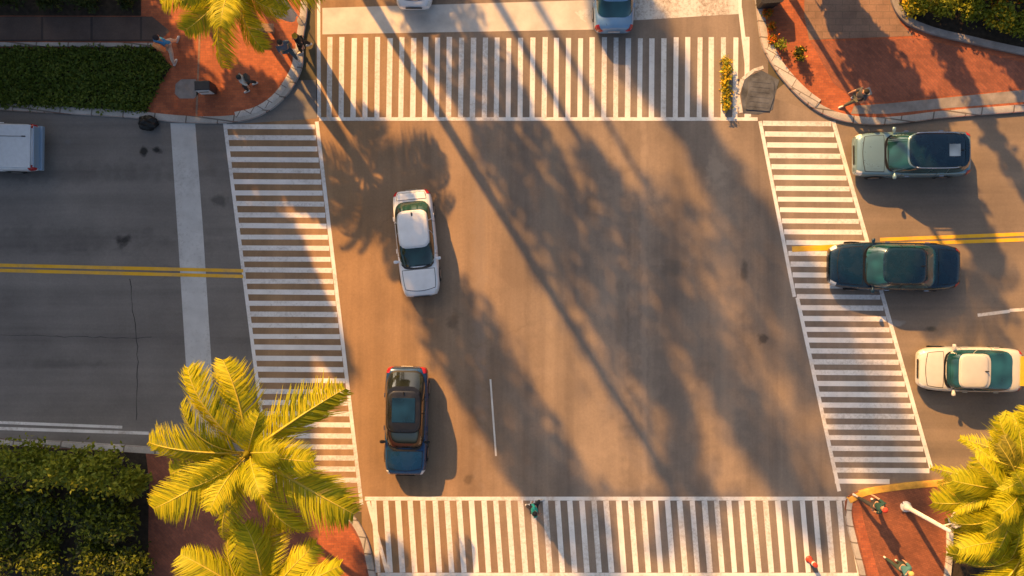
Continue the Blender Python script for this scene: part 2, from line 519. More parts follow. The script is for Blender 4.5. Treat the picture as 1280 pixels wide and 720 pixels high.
# stop bars and lane lines
mb = MB(); mb.add([(*W(*p), 0) for p in ((403, 10), (742, 0), (742, 37), (403, 43))], [(0, 1, 2, 3)])
tag(mb.build('stop_bar', M['cream_bar'], loc=(0, 0, Z1)), kind='structure')
mb = MB(); mb.add([(*W(*p), 0) for p in ((782, -6), (922, -16), (924, 17.5), (782, 26))], [(0, 1, 2, 3)])
tag(mb.build('stop_bar', M['worn_paint'], loc=(0, 0, Z1)), kind='structure')
mb = MB(); mb.add([(*W(*p), 0) for p in ((213, 154), (244, 154), (254, 290), (266, 480), (275, 560), (245, 560), (234, 480), (222, 290))], [(0, 1, 2, 7), (7, 2, 3, 6), (6, 3, 4, 5)])
tag(mb.build('stop_bar', M['grey_bar'], loc=(0, 0, Z1)), kind='structure')
bars('centre_line', [((-2400, 313), (0, 331.5), 4.3), ((0, 331.5), (304, 338.5), 4.3), ((-2400, 319.5), (0, 338), 4.3), ((0, 338), (304, 345.5), 4.3)], M['yellow_paint'], Z2)
bars('centre_line', [((1100, 299.5), (1280, 292.5), 4.4), ((1280, 292.5), (3600, 215), 3.6), ((1060, 307.5), (1280, 299.5), 4.4), ((1280, 299.5), (3600, 222), 3.6), ((990, 311.5), (1058, 308.5), 7)], M['yellow_paint'], Z2)
bars('lane_edge_line', [((-2400, 520), (0, 528), 3.6), ((0, 528), (153, 534), 3.6), ((-2400, 527.5), (0, 535.5), 4), ((0, 535.5), (186, 541.5), 4)], M['white_paint'], Z1)
bars('lane_line', [((613, 474), (620, 570), 2.2)], M['worn_paint'], Z1)
bars('lane_line', [((1222, 394), (1262, 389), 4), ((1262, 388), (3300, 260), 4)], M['worn_paint'], Z1)
bars('lane_line', [((665, -900), (668, -20), 4)], M['worn_paint'], Z1)
# worn-off turning arrow beside the blue car and dark seams in the asphalt
mb = MB(); mb.add([(*W(*p), 0) for p in ((718, 15), (734, 11), (741, 14), (738, 20), (728, 22), (733, 28), (726, 24))], [tuple(range(7))])
tag(mb.build('lane_arrow', M['worn_paint'], loc=(0, 0, Z2)), kind='structure')
M['tar'] = simple('crack_tar', (.026, .025, .026), .8, var=.3)
def crack(pts, w, seed):
    r = random.Random(seed)
    line = smooth_line(pts, 9)
    mb = MB()
    P = [Vector(W(x + r.uniform(-1, 1), y + r.uniform(-1, 1))) for x, y in line]
    rings = []
    for i, p in enumerate(P):
        t = (P[min(i + 1, len(P) - 1)] - P[max(i - 1, 0)]).normalized(); n = Vector((-t.y, t.x)) * w / S / 2 * r.uniform(.4, 1.3)
        rings.append([(*(p - n), 0), (*(p + n), 0)])
    mb.loft(rings, False, False, False)
    return tag(mb.build('road_crack', M['tar'], loc=(0, 0, Z1)), kind='structure')
crack([(163, 348), (165, 380), (171, 425), (172, 480), (170, 526)], .8, 1)
crack([(0, 418), (90, 421), (190, 422)], .6, 5)

# ------------------------------------------------------------------ setting: raised corners
KH = .13
def corner(edge, rest, mat, kerb_mat, w=.32, name='pavement', flip=False):
    """raised pavement: EDGE is the kerb line (photo points), REST closes the block far away"""
    e = smooth_line(edge)
    poly = [W(*p) for p in e] + [W(*p) for p in rest]
    mb = MB(); mb.prism(poly, -.05, KH)
    tag(mb.build(name, mat), kind='structure')
    return [W(*p) for p in e]

nw_edge = [(-2400, 88), (-400, 122), (0, 138), (90, 143), (170, 148), (237, 154), (294, 153), (321, 147), (348, 131), (370, 104), (379, 80), (379, 55), (384, 20), (388, -60), (380, -900)]
nw = corner(nw_edge, [(-2400, -900)], M['brick'], None)
mb = strip_along(nw, -.01, .30, 0, KH + .012)
tag(mb.build('kerb', M['kerb'], smooth=True, angle=40), kind='structure')
# broad pale concrete band that follows the rounded corner
band = [W(*p) for p in smooth_line([(296, 148), (321, 142), (345, 127), (365, 101), (374, 80), (374, 62)])]
tag(strip_along(band, .0, .26, KH, KH + .03).build('kerb', M['kerb_white'], smooth=True, angle=40), kind='structure')
flat('lawn_soil', [(-900, 55), (196, 62), (216, 84), (200, 108), (184, 141), (90, 136), (0, 130), (-900, 100)], KH + .004, M['soil'])
flat('path', [(-1800, 20), (192, 22), (214, 40), (200, 53), (-1800, 52)], KH + .004, M['path'])
flat('garden_bed', [(-1800, -120), (178, -120), (178, 21), (-1800, 19)], KH + .004, M['soil'])
tag(strip_along([W(-1800, 57), W(0, 57), W(196, 58)], -.09, .09, KH, KH + .10).build('garden_edging', M['kerb'], smooth=True, angle=40), kind='structure')
flat('concrete_slab', [(228, 100), (246, 100), (249, 106), (249, 119), (244, 124), (226, 124), (220, 118), (221, 106)], KH + .006, M['concrete'])
bars('paving_joint', [((252, 20), (247, 146), 2.4)], M['stone'], KH + .006)
bars('paving_strip', [((320, 40), (345, 40), 5), ((300, 10), (347, 93), 0.1)], M['stone'], KH + .008)

ne_edge = [(935, -900), (938, -60), (945, 10), (953, 60), (964, 82), (978, 101), (1000, 124), (1020, 139), (1042, 149), (1080, 156), (1120, 155), (1169, 149), (1280, 140), (1700, 105), (4200, -40)]
ne = corner(ne_edge, [(4200, -900)], M['brick'], None)
tag(strip_along(ne, -.01, .32, 0, KH + .012).build('kerb', M['kerb'], smooth=True, angle=40), kind='structure')
band = [W(*p) for p in smooth_line([(955, 62), (967, 84), (981, 102), (1003, 124), (1018, 135)])]
tag(strip_along(band, .0, .40, KH, KH + .05).build('kerb', M['kerb_white'], smooth=True, angle=40), kind='structure')
flat('gutter_band', [(1062, 143), (1110, 143), (1170, 137), (1280, 128), (1280, 113), (1170, 124), (1110, 130), (1066, 133)], KH + .005, M['concrete'])
flat('plaza', [(1006, -300), (1128, -300), (1116, 6), (1124, 30), (1140, 46), (1010, 51), (1004, 20)], KH + .005, M['stone'])
flat('plaza_brick', [(1012, 53), (1146, 49), (1280, 80), (1280, 111), (1170, 122), (1110, 128), (1074, 131), (1040, 105)], KH + .005, M['brick_dark'])
flat('garden_bed', [(1116, -200), (1700, -200), (1700, 110), (1280, 62), (1210, 48), (1150, 34), (1124, 18)], KH + .006, M['soil'])
hk = [W(*p) for p in smooth_line([(1110, -120), (1117, 8), (1130, 26), (1152, 37), (1210, 52), (1280, 67), (1700, 118)])]
tag(strip_along(hk, -.15, .15, KH, KH + .16).build('garden_edging', M['concrete'], smooth=True, angle=40), kind='structure')
flat('kerb_ramp', [(930, 98), (952, 88), (974, 100), (969, 118), (966, 137), (948, 143), (929, 142), (926, 118)], .010, M['concrete_dark'])
bars('ramp_line', [((926, 141), (922, 118), 5), ((922, 118), (928, 99), 5), ((928, 99), (942, 88), 4), ((942, 88), (954, 84), 4)], M['worn_paint'], .014)

sw_edge = [(490, 3000), (478, 760), (468, 710), (458, 670), (440, 642), (405, 622), (370, 606), (340, 590), (290, 570), (230, 562), (183, 558), (0, 548), (-2400, 520)]
sw = corner(sw_edge, [(-2400, 3000)], M['brick_dark'], None)
tag(strip_along(sw, -.01, .28, 0, KH + .012).build('kerb', M['kerb'], smooth=True, angle=40), kind='structure')
flat('garden_bed', [(-1500, 556), (0, 556), (184, 566), (188, 600), (186, 760), (-1500, 760)], KH + .005, M['soil'])
flat('plaza_brick', [(402, 640), (432, 646), (448, 672), (460, 720), (470, 780), (392, 780), (396, 700)], KH + .005, M['brick'])

se_edge = [(4200, 560), (1500, 590), (1280, 596), (1170, 600), (1110, 606), (1075, 613), (1058, 622), (1056, 640), (1064, 680), (1074, 720), (1090, 900), (1110, 3000)]
se = corner(se_edge, [(4200, 3000)], M['mulch'], None)
tag(strip_along([W(*p) for p in smooth_line(se_edge[2:7])], -.01, .26, 0, KH + .02).build('kerb', M['kerb_yellow'], smooth=True, angle=40), kind='structure')
tag(strip_along([W(*p) for p in smooth_line(se_edge[6:11])], -.01, .24, 0, KH + .012).build('kerb', M['kerb'], smooth=True, angle=40), kind='structure')
flat('pavement_edge', [(1063, 628), (1066, 650), (1080, 705), (1092, 760), (1110, 760), (1092, 700), (1078, 650), (1074, 627)], KH + .005, M['brick'])
flat('planting_bed', [(1188, 640), (1184, 668), (1184, 700), (1178, 760), (1600, 760), (1600, 612), (1230, 616)], KH + .005, M['soil'])
tag(strip_along([W(*p) for p in smooth_line([(1230, 614), (1200, 632), (1186, 655), (1184, 690), (1176, 760)])], -.12, .12, KH, KH + .14).build('garden_edging', M['kerb_white'], smooth=True, angle=40), kind='structure')

# ------------------------------------------------------------------ vegetation
def mesh_np(name, verts, faces4, mats, midx=None):
    me = bpy.data.meshes.new(name)
    nv, nf = len(verts), len(faces4)
    me.vertices.add(nv); me.vertices.foreach_set('co', np.asarray(verts, np.float32).ravel())
    me.loops.add(nf * 4); me.loops.foreach_set('vertex_index', np.asarray(faces4, np.int32).ravel())
    me.polygons.add(nf); me.polygons.foreach_set('loop_start', np.arange(nf, dtype=np.int32) * 4)
    for m in mats: me.materials.append(m)
    if midx is not None: me.polygons.foreach_set('material_index', np.asarray(midx, np.int32))
    me.update(calc_edges=True); me.validate()
    return me

def leaf_cloud(name, centres, size, mats, seed, up=.6, mix=None):
    """small folded leaves (two quads each) at CENTRES"""
    rs = np.random.RandomState(seed)
    n = len(centres)
    d = rs.normal(size=(n, 3)); d[:, 2] *= .6; d /= np.linalg.norm(d, axis=1)[:, None]
    nr = rs.normal(size=(n, 3)) * (1 - up) + np.array([0, 0, up]); 
    sd = np.cross(d, nr); sd /= np.linalg.norm(sd, axis=1)[:, None] + 1e-9
    nr = np.cross(sd, d)
    L = size * rs.uniform(.6, 1.3, (n, 1)); Wd = L * rs.uniform(.22, .34, (n, 1))
    c = np.asarray(centres)
    tip = c + d * L - nr * L * .15
    mid = c + d * L * .5
    a = mid + sd * Wd + nr * Wd * .4; b = mid - sd * Wd + nr * Wd * .4
    v = np.stack([c, a, tip, mid - nr * L * .02, b], 1).reshape(-1, 3)
    i = np.arange(n)[:, None] * 5
    f = np.concatenate([i + np.array([[0, 3, 2, 1]]), i + np.array([[0, 4, 2, 3]])], 1).reshape(-1, 4)
    mi = None
    if mix is not None:
        mi = np.repeat((rs.uniform(size=n) < mix).astype(int), 2)
    return mesh_np(name, v, f, mats, mi)

def clumps(n, k, rx, ry, z0, z1, seed, spread=.3, shell=.75):
    """leaf positions gathered in K clumps through a dome-like crown"""
    rs = np.random.RandomState(seed)
    d = rs.normal(size=(k, 3)); d /= np.linalg.norm(d, axis=1)[:, None]
    r = rs.uniform(shell * .55, 1.0, (k, 1)) ** .7
    cz, rz = (z0 + z1) / 2, (z1 - z0) / 2
    cc = d * r * np.array([rx, ry, rz]) * (1 - spread * .5) + np.array([0, 0, cz])
    w = rs.uniform(.4, 1.6, k); w /= w.sum()
    idx = rs.choice(k, n, p=w)
    sz = rs.uniform(.6, 1.4, (k, 1))[idx]
    p = cc[idx] + rs.normal(size=(n, 3)) * np.array([rx, ry, rz]) * spread * .5 * sz
    p[:, 2] = np.maximum(p[:, 2], z0 * .8 + .02)
    return p

def link_mesh(name, me, parent=None, loc=(0, 0, 0)):
    o = bpy.data.objects.new(name, me); col.objects.link(o)
    o.location = loc
    if parent: o.parent = parent
    return o

def shrub(px, r, h, label, group, seed, mats, cat='shrub', leaf=.16, n=900, k=16, name='hedge_shrub', z=KH, mix=None, stretch=1.0):
    x, y = W(*px)
    root = empty(name, (x, y, z), seed * 1.3)
    tag(root, label, cat, group)
    me = leaf_cloud('foliage', clumps(n, k, r, r * stretch, h * .12, h, seed, .42), leaf, mats, seed, .45, mix)
    link_mesh('foliage', me, root)
    rs = random.Random(seed)
    mb = MB()
    for i in range(5):
        a = rs.uniform(0, 6.28)
        mb.tube([(0, 0, -.02), (.2 * r * math.cos(a), .2 * r * math.sin(a), h * .35), (.5 * r * math.cos(a), .5 * r * math.sin(a), h * .75)], [.03, .02, .008], 5)
    mb.build('stem', M['bark'], root)
    return root

# lawn: countless short blades
rs = np.random.RandomState(3)
from mathutils.geometry import intersect_point_tri_2d
lawn_poly = [W(*p) for p in [(-60, 62), (194, 62), (214, 84), (199, 108), (184, 140), (90, 135), (-60, 131)]]
def inside(poly, p):
    c = False; j = len(poly) - 1
    for i in range(len(poly)):
        if (poly[i][1] > p[1]) != (poly[j][1] > p[1]) and p[0] < (poly[j][0] - poly[i][0]) * (p[1] - poly[i][1]) / (poly[j][1] - poly[i][1]) + poly[i][0]:
            c = not c
        j = i
    return c
xs = np.array([p[0] for p in lawn_poly]); ys = np.array([p[1] for p in lawn_poly])
pts = []
while len(pts) < 15000:
    p = (rs.uniform(xs.min(), xs.max()), rs.uniform(ys.min(), ys.max()))
    if inside(lawn_poly, p): pts.append((p[0] + rs.normal(0, .07), p[1] + rs.normal(0, .07), KH + .03 + .16 * (math.sin(p[0] * 2.1) * math.sin(p[1] * 2.7 + 1)) ** 2 * rs.uniform(.3, 1) + rs.uniform(0, .08)))
o = link_mesh('ground_cover', leaf_cloud('ground_cover', np.array(pts), .15, [M['grass']], 5, .35))
tag(o, 'low dark green ground cover in the bed beside the road', 'ground cover', kind='stuff')

# ---- palms
def frond_mesh(seed, L=4.0, droop=.62, lift=.75, wid=.95, n=62, leaf_m='leaf_palm', drp=.55, curl=0.0):
    rs = np.random.RandomState(seed)
    def pos(t):
        x = L * (t - .16 * t ** 3)
        return np.array([x, curl * L * t * t, L * (lift * t * .55 - droop * t * t)])
    V, F, I = [], [], []
    def quad4(a, b, c, d, m):
        i = len(V); V.extend([a, b, c, d]); F.append((i, i + 1, i + 2, i + 3)); I.append(m)
    # rachis: flattened tapering stalk
    prev = None
    for k in range(17):
        t = k / 16
        p = pos(t); w = .055 * (1 - t) + .008
        ring = [p + np.array([0, w, 0]), p + np.array([0, 0, w * .7]), p + np.array([0, -w, 0]), p - np.array([0, 0, w * .6])]
        if prev is not None:
            base = len(V)
            V.extend(prev); V.extend(ring)
            for j in range(4):
                F.append((base + j, base + (j + 1) % 4, base + 4 + (j + 1) % 4, base + 4 + j)); I.append(1)
        prev = ring
    for side in (-1, 1):
        for k in range(n):
            t = .10 + .90 * (k + rs.uniform(0, .8)) / n
            if rs.uniform() < .04: continue
            p = pos(t); T = pos(min(t + .02, 1.02)) - pos(t - .02); T /= np.linalg.norm(T)
            Y = np.array([0, side, 0.]); Nn = np.cross(T, np.array([0, 1., 0])); Nn = Nn if Nn[2] > 0 else -Nn
            fwd = R(28 + 34 * (1 - t) + rs.uniform(-7, 7)); down = R(drp * 57 * rs.uniform(.5, 1.3) - 14)
            D = T * math.sin(R(90) - (R(90) - fwd) * .85) * .75 + (Y * math.cos(down) - Nn * math.sin(down)) * .8
            D /= np.linalg.norm(D)
            ll = (1.22 if rs.uniform() < .08 else 1.0) * wid * (math.sin(math.pi * min(1, (.16 + .80 * t))) ** .6) * rs.uniform(.70, 1.12)
            hw = .017 * (1 + .6 * rs.uniform())
            S1 = np.cross(D, Nn); S1 /= np.linalg.norm(S1)
            D2 = D + np.array([0, 0, -.55 * rs.uniform(.5, 1.4)]) + T * .25; D2 /= np.linalg.norm(D2)
            m = p + D * ll * .5; e = m + D2 * ll * .5
            i = len(V)
            V.extend([p - S1 * hw * .6, p + S1 * hw * .6, m + S1 * hw, m - S1 * hw, e + S1 * hw * .15, e - S1 * hw * .15])
            F.append((i, i + 1, i + 2, i + 3)); I.append(0)
            F.append((i + 3, i + 2, i + 4, i + 5)); I.append(0)
    return mesh_np('frond', np.array(V), np.array(F), [M[leaf_m], M['rachis']], I)

FR = [frond_mesh(10 + i, 4.2, [.40, .50, .58, .48][i], [.75, .9, .85, 1.0][i], 1.12, 130, 'leaf_palm', [.45, .6, .75, .35][i], [.05, .15, -.15, -.06][i]) for i in range(4)]
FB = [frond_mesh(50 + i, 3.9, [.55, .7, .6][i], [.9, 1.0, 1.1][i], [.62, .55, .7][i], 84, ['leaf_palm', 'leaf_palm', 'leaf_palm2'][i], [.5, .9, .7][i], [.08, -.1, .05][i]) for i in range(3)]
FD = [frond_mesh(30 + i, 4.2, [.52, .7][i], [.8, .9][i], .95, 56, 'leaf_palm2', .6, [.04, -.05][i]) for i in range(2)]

def palm(base, top, h, label, group, fronds, seed, rad=.17, name='palm_tree', cat='palm tree', meshes=None, extra=0, trunk_rings=True):
    """base, top: photo points of the trunk foot and (plan position of) the crown; fronds: (azimuth deg, pitch deg, scale)"""
    rs = random.Random(seed)
    bx, by = W(*base); tx, ty = W(*top)
    root = empty(name, (bx, by, KH if True else 0))
    tag(root, label, cat, group)
    dx, dy = tx - bx, ty - by
    pts = [(dx * t ** 1.6, dy * t ** 1.6, -.05 + (h + .05) * t) for t in [i / 14 for i in range(15)]]
    rads = [rad * (1.45 - .6 * min(1, i / 4) - .15 * i / 14) * (1.05 if i % 2 else .96) for i in range(15)]
    mb = MB(); mb.tube(pts, rads, 10)
    mb.build('trunk', M['bark'], root, smooth=True)
    mb = MB()
    mb.lathe([(.0, 0), (rad * 1.1, .05), (rad * 1.35, .25), (rad * .9, .6), (.03, .95)], (dx, dy, h - .35), 10)
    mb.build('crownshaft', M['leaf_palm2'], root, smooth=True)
    ms = meshes or FR
    al = list(fronds)
    for i in range(extra):
        al.append((rs.uniform(0, 360), rs.uniform(-15, 62), rs.uniform(.6, .95)))
    for i, (az, pt, sc) in enumerate(al):
        o = link_mesh('frond', ms[i % len(ms)], root, (dx + .1 * math.cos(R(az)), dy + .1 * math.sin(R(az)), h + .08))
        o.rotation_euler = (rs.uniform(-.75, .75), -R(pt), R(az))
        o.scale = (sc, sc, sc)
    return root

palm((322, 600), (360, 536), 5.2, 'tall sunlit coconut palm leaning over the end of the left crosswalk', 'palm trees on the corners',
     [(116, 16, 1.1), (92, 8, 1.02), (42, 10, 1.2), (4, 22, .85), (-32, 4, 1.28), (-62, -2, 1.0), (-100, 14, .9), (-146, 8, 1.05), (-168, -8, .9), (163, 10, 1.0), (148, 22, .85), (20, 45, .7), (-120, 42, .7), (200, 48, .65), (70, 52, .7), (-40, 50, .7)], 21)
palm((345, 735), (372, 700), 4.8, 'sunlit palm cut by the bottom edge, below the tall leaning palm', 'palm trees on the corners',
     [(95, 12, .95), (75, -5, .9), (118, 8, .95), (150, 10, 1.0), (45, 2, .85), (20, 14, .95), (-10, 10, 1), (180, 12, 1), (-90, 10, 1), (-140, 10, 1), (-50, 10, 1), (60, 45, .7), (140, 40, .7), (240, 45, .7), (-30, 45, .7)], 22)
palm((306, 6), (341, 25), 4.6, 'sunlit palm with long feathery fronds over the red brick corner at the top left', 'palm trees on the corners',
     [(-70, 0, .82), (-42, 6, .7), (-97, 4, .92), (-126, 10, .8), (-158, 12, .8), (-20, 10, 1), (10, 10, 1), (45, 10, 1), (90, 10, 1), (140, 10, 1), (180, 10, 1), (-85, 32, .8), (-140, 40, .7), (-30, 42, .7), (60, 45, .7)], 23)
palm((-20, -60), (10, -48), 5.0, 'palm mostly beyond the top edge with only frond tips showing at the far left', 'palm trees on the corners',
     [(-60, 0, .8), (-90, 2, .8), (-30, 8, .9), (-130, 10, .9), (0, 8, .9), (60, 8, .9), (120, 8, .9), (180, 8, .9)], 24)
# bushy clump on the right
BG = 'bushy yellow palms on the right'
palm((1222, 634), (1206, 588), 3.6, 'bushy yellow palm nearest the white signal pole', BG, [(165, 12, .85), (190, 4, .8), (140, 14, .85), (215, 4, .8), (120, 22, .8), (95, 16, .9), (70, 20, .8), (240, 8, .8), (265, 12, .8), (300, 12, .9), (330, 18, .9), (0, 20, .9), (40, 22, .9)], 25, .13, meshes=[FR[0], FB[0], FB[1], FR[2], FB[2], FB[0]], extra=34)
palm((1262, 622), (1236, 566), 3.4, 'bushy yellow palm highest up the right edge below the pale hatchback', BG, [(110, 16, .85), (135, 12, .8), (85, 14, .9), (60, 20, .9), (165, 10, .8), (200, 14, .8), (20, 18, .9), (-20, 20, .9), (-60, 18, .9), (-100, 18, .8)], 26, .13, meshes=[FR[0], FB[0], FB[1], FR[2], FB[2], FB[0]], extra=34)
palm((1250, 690), (1222, 646), 3.3, 'bushy yellow palm at the bottom right corner beside the brick pavement', BG, [(180, 8, .85), (150, 12, .8), (205, 6, .85), (230, 8, .9), (255, 8, .9), (280, 14, .9), (120, 16, .8), (90, 20, .8), (320, 16, .9), (0, 20, .9), (45, 20, .9)], 27, .13, meshes=[FR[0], FB[0], FB[1], FR[2], FB[2], FB[0]], extra=34)
palm((1300, 655), (1268, 615), 3.2, 'bushy yellow palm cut by the right edge of the frame', BG, [(90, 14, .9), (130, 16, .9), (170, 12, .9), (210, 10, .9), (250, 12, .9), (300, 14, .9), (0, 15, .9), (45, 15, .9)], 28, .13, meshes=[FR[0], FB[0], FB[1], FR[2], FB[2], FB[0]], extra=30)

# ---- hedges: bottom left
rs_ = random.Random(8)
G = 'shrubs of the hedge at the lower left'
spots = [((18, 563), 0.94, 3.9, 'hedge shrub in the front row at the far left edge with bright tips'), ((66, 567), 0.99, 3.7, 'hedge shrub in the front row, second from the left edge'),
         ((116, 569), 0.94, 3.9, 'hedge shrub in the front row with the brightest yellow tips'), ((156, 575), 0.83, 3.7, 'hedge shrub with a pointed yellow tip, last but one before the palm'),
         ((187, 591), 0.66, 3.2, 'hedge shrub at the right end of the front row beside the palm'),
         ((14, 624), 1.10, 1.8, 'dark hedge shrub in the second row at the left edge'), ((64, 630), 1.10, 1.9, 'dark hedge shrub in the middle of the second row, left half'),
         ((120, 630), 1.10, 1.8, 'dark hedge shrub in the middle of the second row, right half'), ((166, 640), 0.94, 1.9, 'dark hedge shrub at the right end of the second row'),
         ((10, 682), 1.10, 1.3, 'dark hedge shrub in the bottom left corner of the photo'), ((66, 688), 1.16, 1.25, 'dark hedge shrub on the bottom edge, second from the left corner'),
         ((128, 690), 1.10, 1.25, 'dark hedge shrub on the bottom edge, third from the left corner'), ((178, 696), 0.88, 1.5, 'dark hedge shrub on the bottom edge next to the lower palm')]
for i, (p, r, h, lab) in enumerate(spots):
    shrub(p, r, h, lab, G, 40 + i, [M['leaf_hedge'], M['leaf_lime']] if i < 5 else [M['leaf_dark'], M['leaf_hedge']], leaf=.2, n=1500, k=24, mix=.22 if i < 5 else .55)  # rear rows get darker leaves to paint in the shade on them
# top left dark planting
for i, (p, r, h, lab) in enumerate([((20, -2), .75, 1.0, 'dark shrub at the far left above the brown path'), ((70, 0), .75, .9, 'dark shrub above the path, second from the left'),
                                   ((118, -2), .75, 1.0, 'dark shrub above the middle of the path'), ((160, 0), .6, .9, 'dark shrub at the right end of the path')]):
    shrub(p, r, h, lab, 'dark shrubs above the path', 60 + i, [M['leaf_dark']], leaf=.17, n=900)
# top right flowering hedge
for i, (p, r, h, lab, mats, mx) in enumerate([
        ((1140, 6), .62, 1.0, 'sunlit yellow-green shrub at the left tip of the upper right bed', [M['leaf_lime'], M['petal_yellow']], .25),
        ((1175, 14), .65, 1.1, 'green shrub second from the left tip of the upper right bed', [M['leaf_hedge'], M['leaf_lime']], .25),
        ((1205, 20), .65, 1.1, 'green shrub in the middle of the upper right bed by its edging', [M['leaf_hedge'], M['leaf_lime']], .15),
        ((1236, 27), .6, 1.2, 'shrub with a yellow bloom in the upper right bed', [M['leaf_hedge'], M['petal_yellow']], .3),
        ((1268, 36), .75, 1.1, 'green shrub on the right edge of the upper right bed', [M['leaf_hedge'], M['leaf_lime']], .2),
        ((1195, -12), .7, 1.4, 'shrub with orange flowers on the top edge, left one', [M['leaf_hedge'], M['petal_orange']], .3),
        ((1238, -6), .7, 1.5, 'shrub with orange flowers on the top edge, middle one', [M['leaf_hedge'], M['petal_orange']], .4),
        ((1278, -2), .7, 1.5, 'shrub with orange flowers in the top right corner', [M['leaf_hedge'], M['petal_orange']], .35)]):
    shrub(p, r, h, lab, 'shrubs of the upper right bed', 70 + i, mats, leaf=.17, n=1000, mix=mx)
# small plants on the upper right corner
shrub((996, 72), .34, .8, 'small round dark bush topped with yellow flowers on the brick corner', None, 81, [M['leaf_dark'], M['petal_yellow']], 'bush', .12, 420, 10, 'flowering_bush', mix=.16)
shrub((972, 60), .26, .6, 'tiny sparse green plant between the orange flowers and the round bush', None, 82, [M['leaf_hedge'], M['leaf_lime']], 'plant', .11, 200, 8, 'garden_plant', mix=.3)
for i, (p, lab) in enumerate([((957, 20), 'orange flowering plant nearest the black bin at the top'), ((960, 34), 'orange flowering plant in the middle of the kerbside row'), ((963, 50), 'orange flowering plant at the lower end of the kerbside row')]):
    shrub(p, .26, .3, lab, 'orange flowering plants along the kerb', 83 + i, [M['petal_orange'], M['leaf_hedge']], 'plant', .1, 220, 9, 'flowering_plant', mix=.3)
root = empty('flower_strip', (*W(905, 108), .006), R(2)); tag(root, 'narrow strip of yellow-green plants at the right end of the upper crosswalk', 'plant')
rs = np.random.RandomState(90); cc = np.stack([rs.normal(0, .05, 26), np.linspace(-1.05, 1.15, 26), rs.uniform(.1, .45, 26)], 1)
pp = cc[rs.randint(0, 26, 900)] + rs.normal(size=(900, 3)) * np.array([.085, .07, .09]); pp[:, 2] = np.maximum(pp[:, 2], .02)
link_mesh('foliage', leaf_cloud('foliage', pp, .13, [M['leaf_hedge'], M['petal_yellow']], 90, .4, .5), root)
mb = MB(); mb.box((0, .05, .05), (.26, 2.3, .10)); mb.build('planter', M['concrete_dark'], root, bevel=.02)
root = empty('tactile_plate', (*W(950, 118), .012), R(-6)); tag(root, 'dark grey tactile plate set in the ramp beside the rounded kerb', 'tactile plate')
mb = MB(); mb.prism([(-.58, -.75), (.48, -.72), (.62, -.1), (.55, .66), (-.56, .70)], 0, .035); mb.build('base', M['concrete_dark'], root, bevel=.01)
for k in range(6):
    mb = MB(); mb.box((-.02, -.55 + k * .22, .040), (.85, .07, .008)); mb.build('rib', M['concrete_dark'], root)

# ------------------------------------------------------------------ cars
def pchip(xs, ys, x):
    xs, ys = np.array(xs, float), np.array(ys, float)
    m = np.gradient(ys, xs)
    i = np.clip(np.searchsorted(xs, x) - 1, 0, len(xs) - 2)
    h = xs[i + 1] - xs[i]; t = (x - xs[i]) / h
    d = (ys[i + 1] - ys[i]) / h
    m0 = np.clip(m[i], -3 * abs(d), 3 * abs(d)); m1 = np.clip(m[i + 1], -3 * abs(d), 3 * abs(d))
    return (2 * t ** 3 - 3 * t ** 2 + 1) * ys[i] + (t ** 3 - 2 * t ** 2 + t) * h * m0 + (-2 * t ** 3 + 3 * t ** 2) * ys[i + 1] + (t ** 3 - t ** 2) * h * m1

PROF = {  # x (share of length, rear -> front), half width share, top height, underside height
    'sedan': dict(x=[-.5, -.492, -.47, -.42, -.34, -.2, 0, .16, .26, .36, .43, .47, .492, .5], w=[.52, .74, .87, .95, .99, 1, 1, .995, .985, .96, .90, .81, .68, .46],
                  t=[.62, .80, .93, 1.0, 1.03, 1.0, .97, .97, .96, .90, .83, .76, .66, .55], b=[.42, .34, .27, .22, .19, .18, .18, .18, .18, .19, .21, .24, .30, .38], base=(-.395, .222), roof=(-.285, .045), zr=1.45, zb=.95),
    'suv': dict(x=[-.5, -.492, -.47, -.42, -.34, -.2, 0, .16, .26, .36, .43, .47, .492, .5], w=[.62, .82, .92, .97, .99, 1, 1, 1, .99, .97, .93, .86, .74, .54],
                t=[.75, .95, 1.06, 1.10, 1.10, 1.08, 1.06, 1.06, 1.06, 1.03, .97, .90, .78, .66], b=[.45, .38, .31, .26, .23, .22, .22, .22, .22, .23, .26, .29, .36, .45], base=(-.475, .215), roof=(-.415, .07), zr=1.68, zb=1.04),
    'hatch': dict(x=[-.5, -.492, -.47, -.42, -.34, -.2, 0, .16, .26, .36, .43, .47, .492, .5], w=[.55, .76, .89, .95, .98, 1, 1, 1, .985, .95, .87, .76, .60, .38],
                  t=[.66, .86, .98, 1.03, 1.02, .99, .96, .97, .96, .90, .83, .76, .66, .56], b=[.42, .34, .27, .22, .20, .18, .18, .18, .18, .19, .21, .24, .30, .38], base=(-.45, .235), roof=(-.235, .085), zr=1.46, zb=.95),
    'pickup': dict(x=[-.5, -.494, -.48, -.42, -.34, -.2, 0, .16, .26, .36, .43, .47, .492, .5], w=[.80, .90, .95, .98, .99, 1, 1, 1, .99, .98, .95, .88, .78, .6],
                   t=[.95, 1.04, 1.10, 1.12, 1.12, 1.12, 1.14, 1.16, 1.16, 1.13, 1.10, 1.02, .90, .75], b=[.6, .55, .5, .42, .38, .36, .36, .36, .36, .38, .4, .42, .5, .6], base=(-.14, .23), roof=(-.10, .10), zr=1.85, zb=1.1),
}

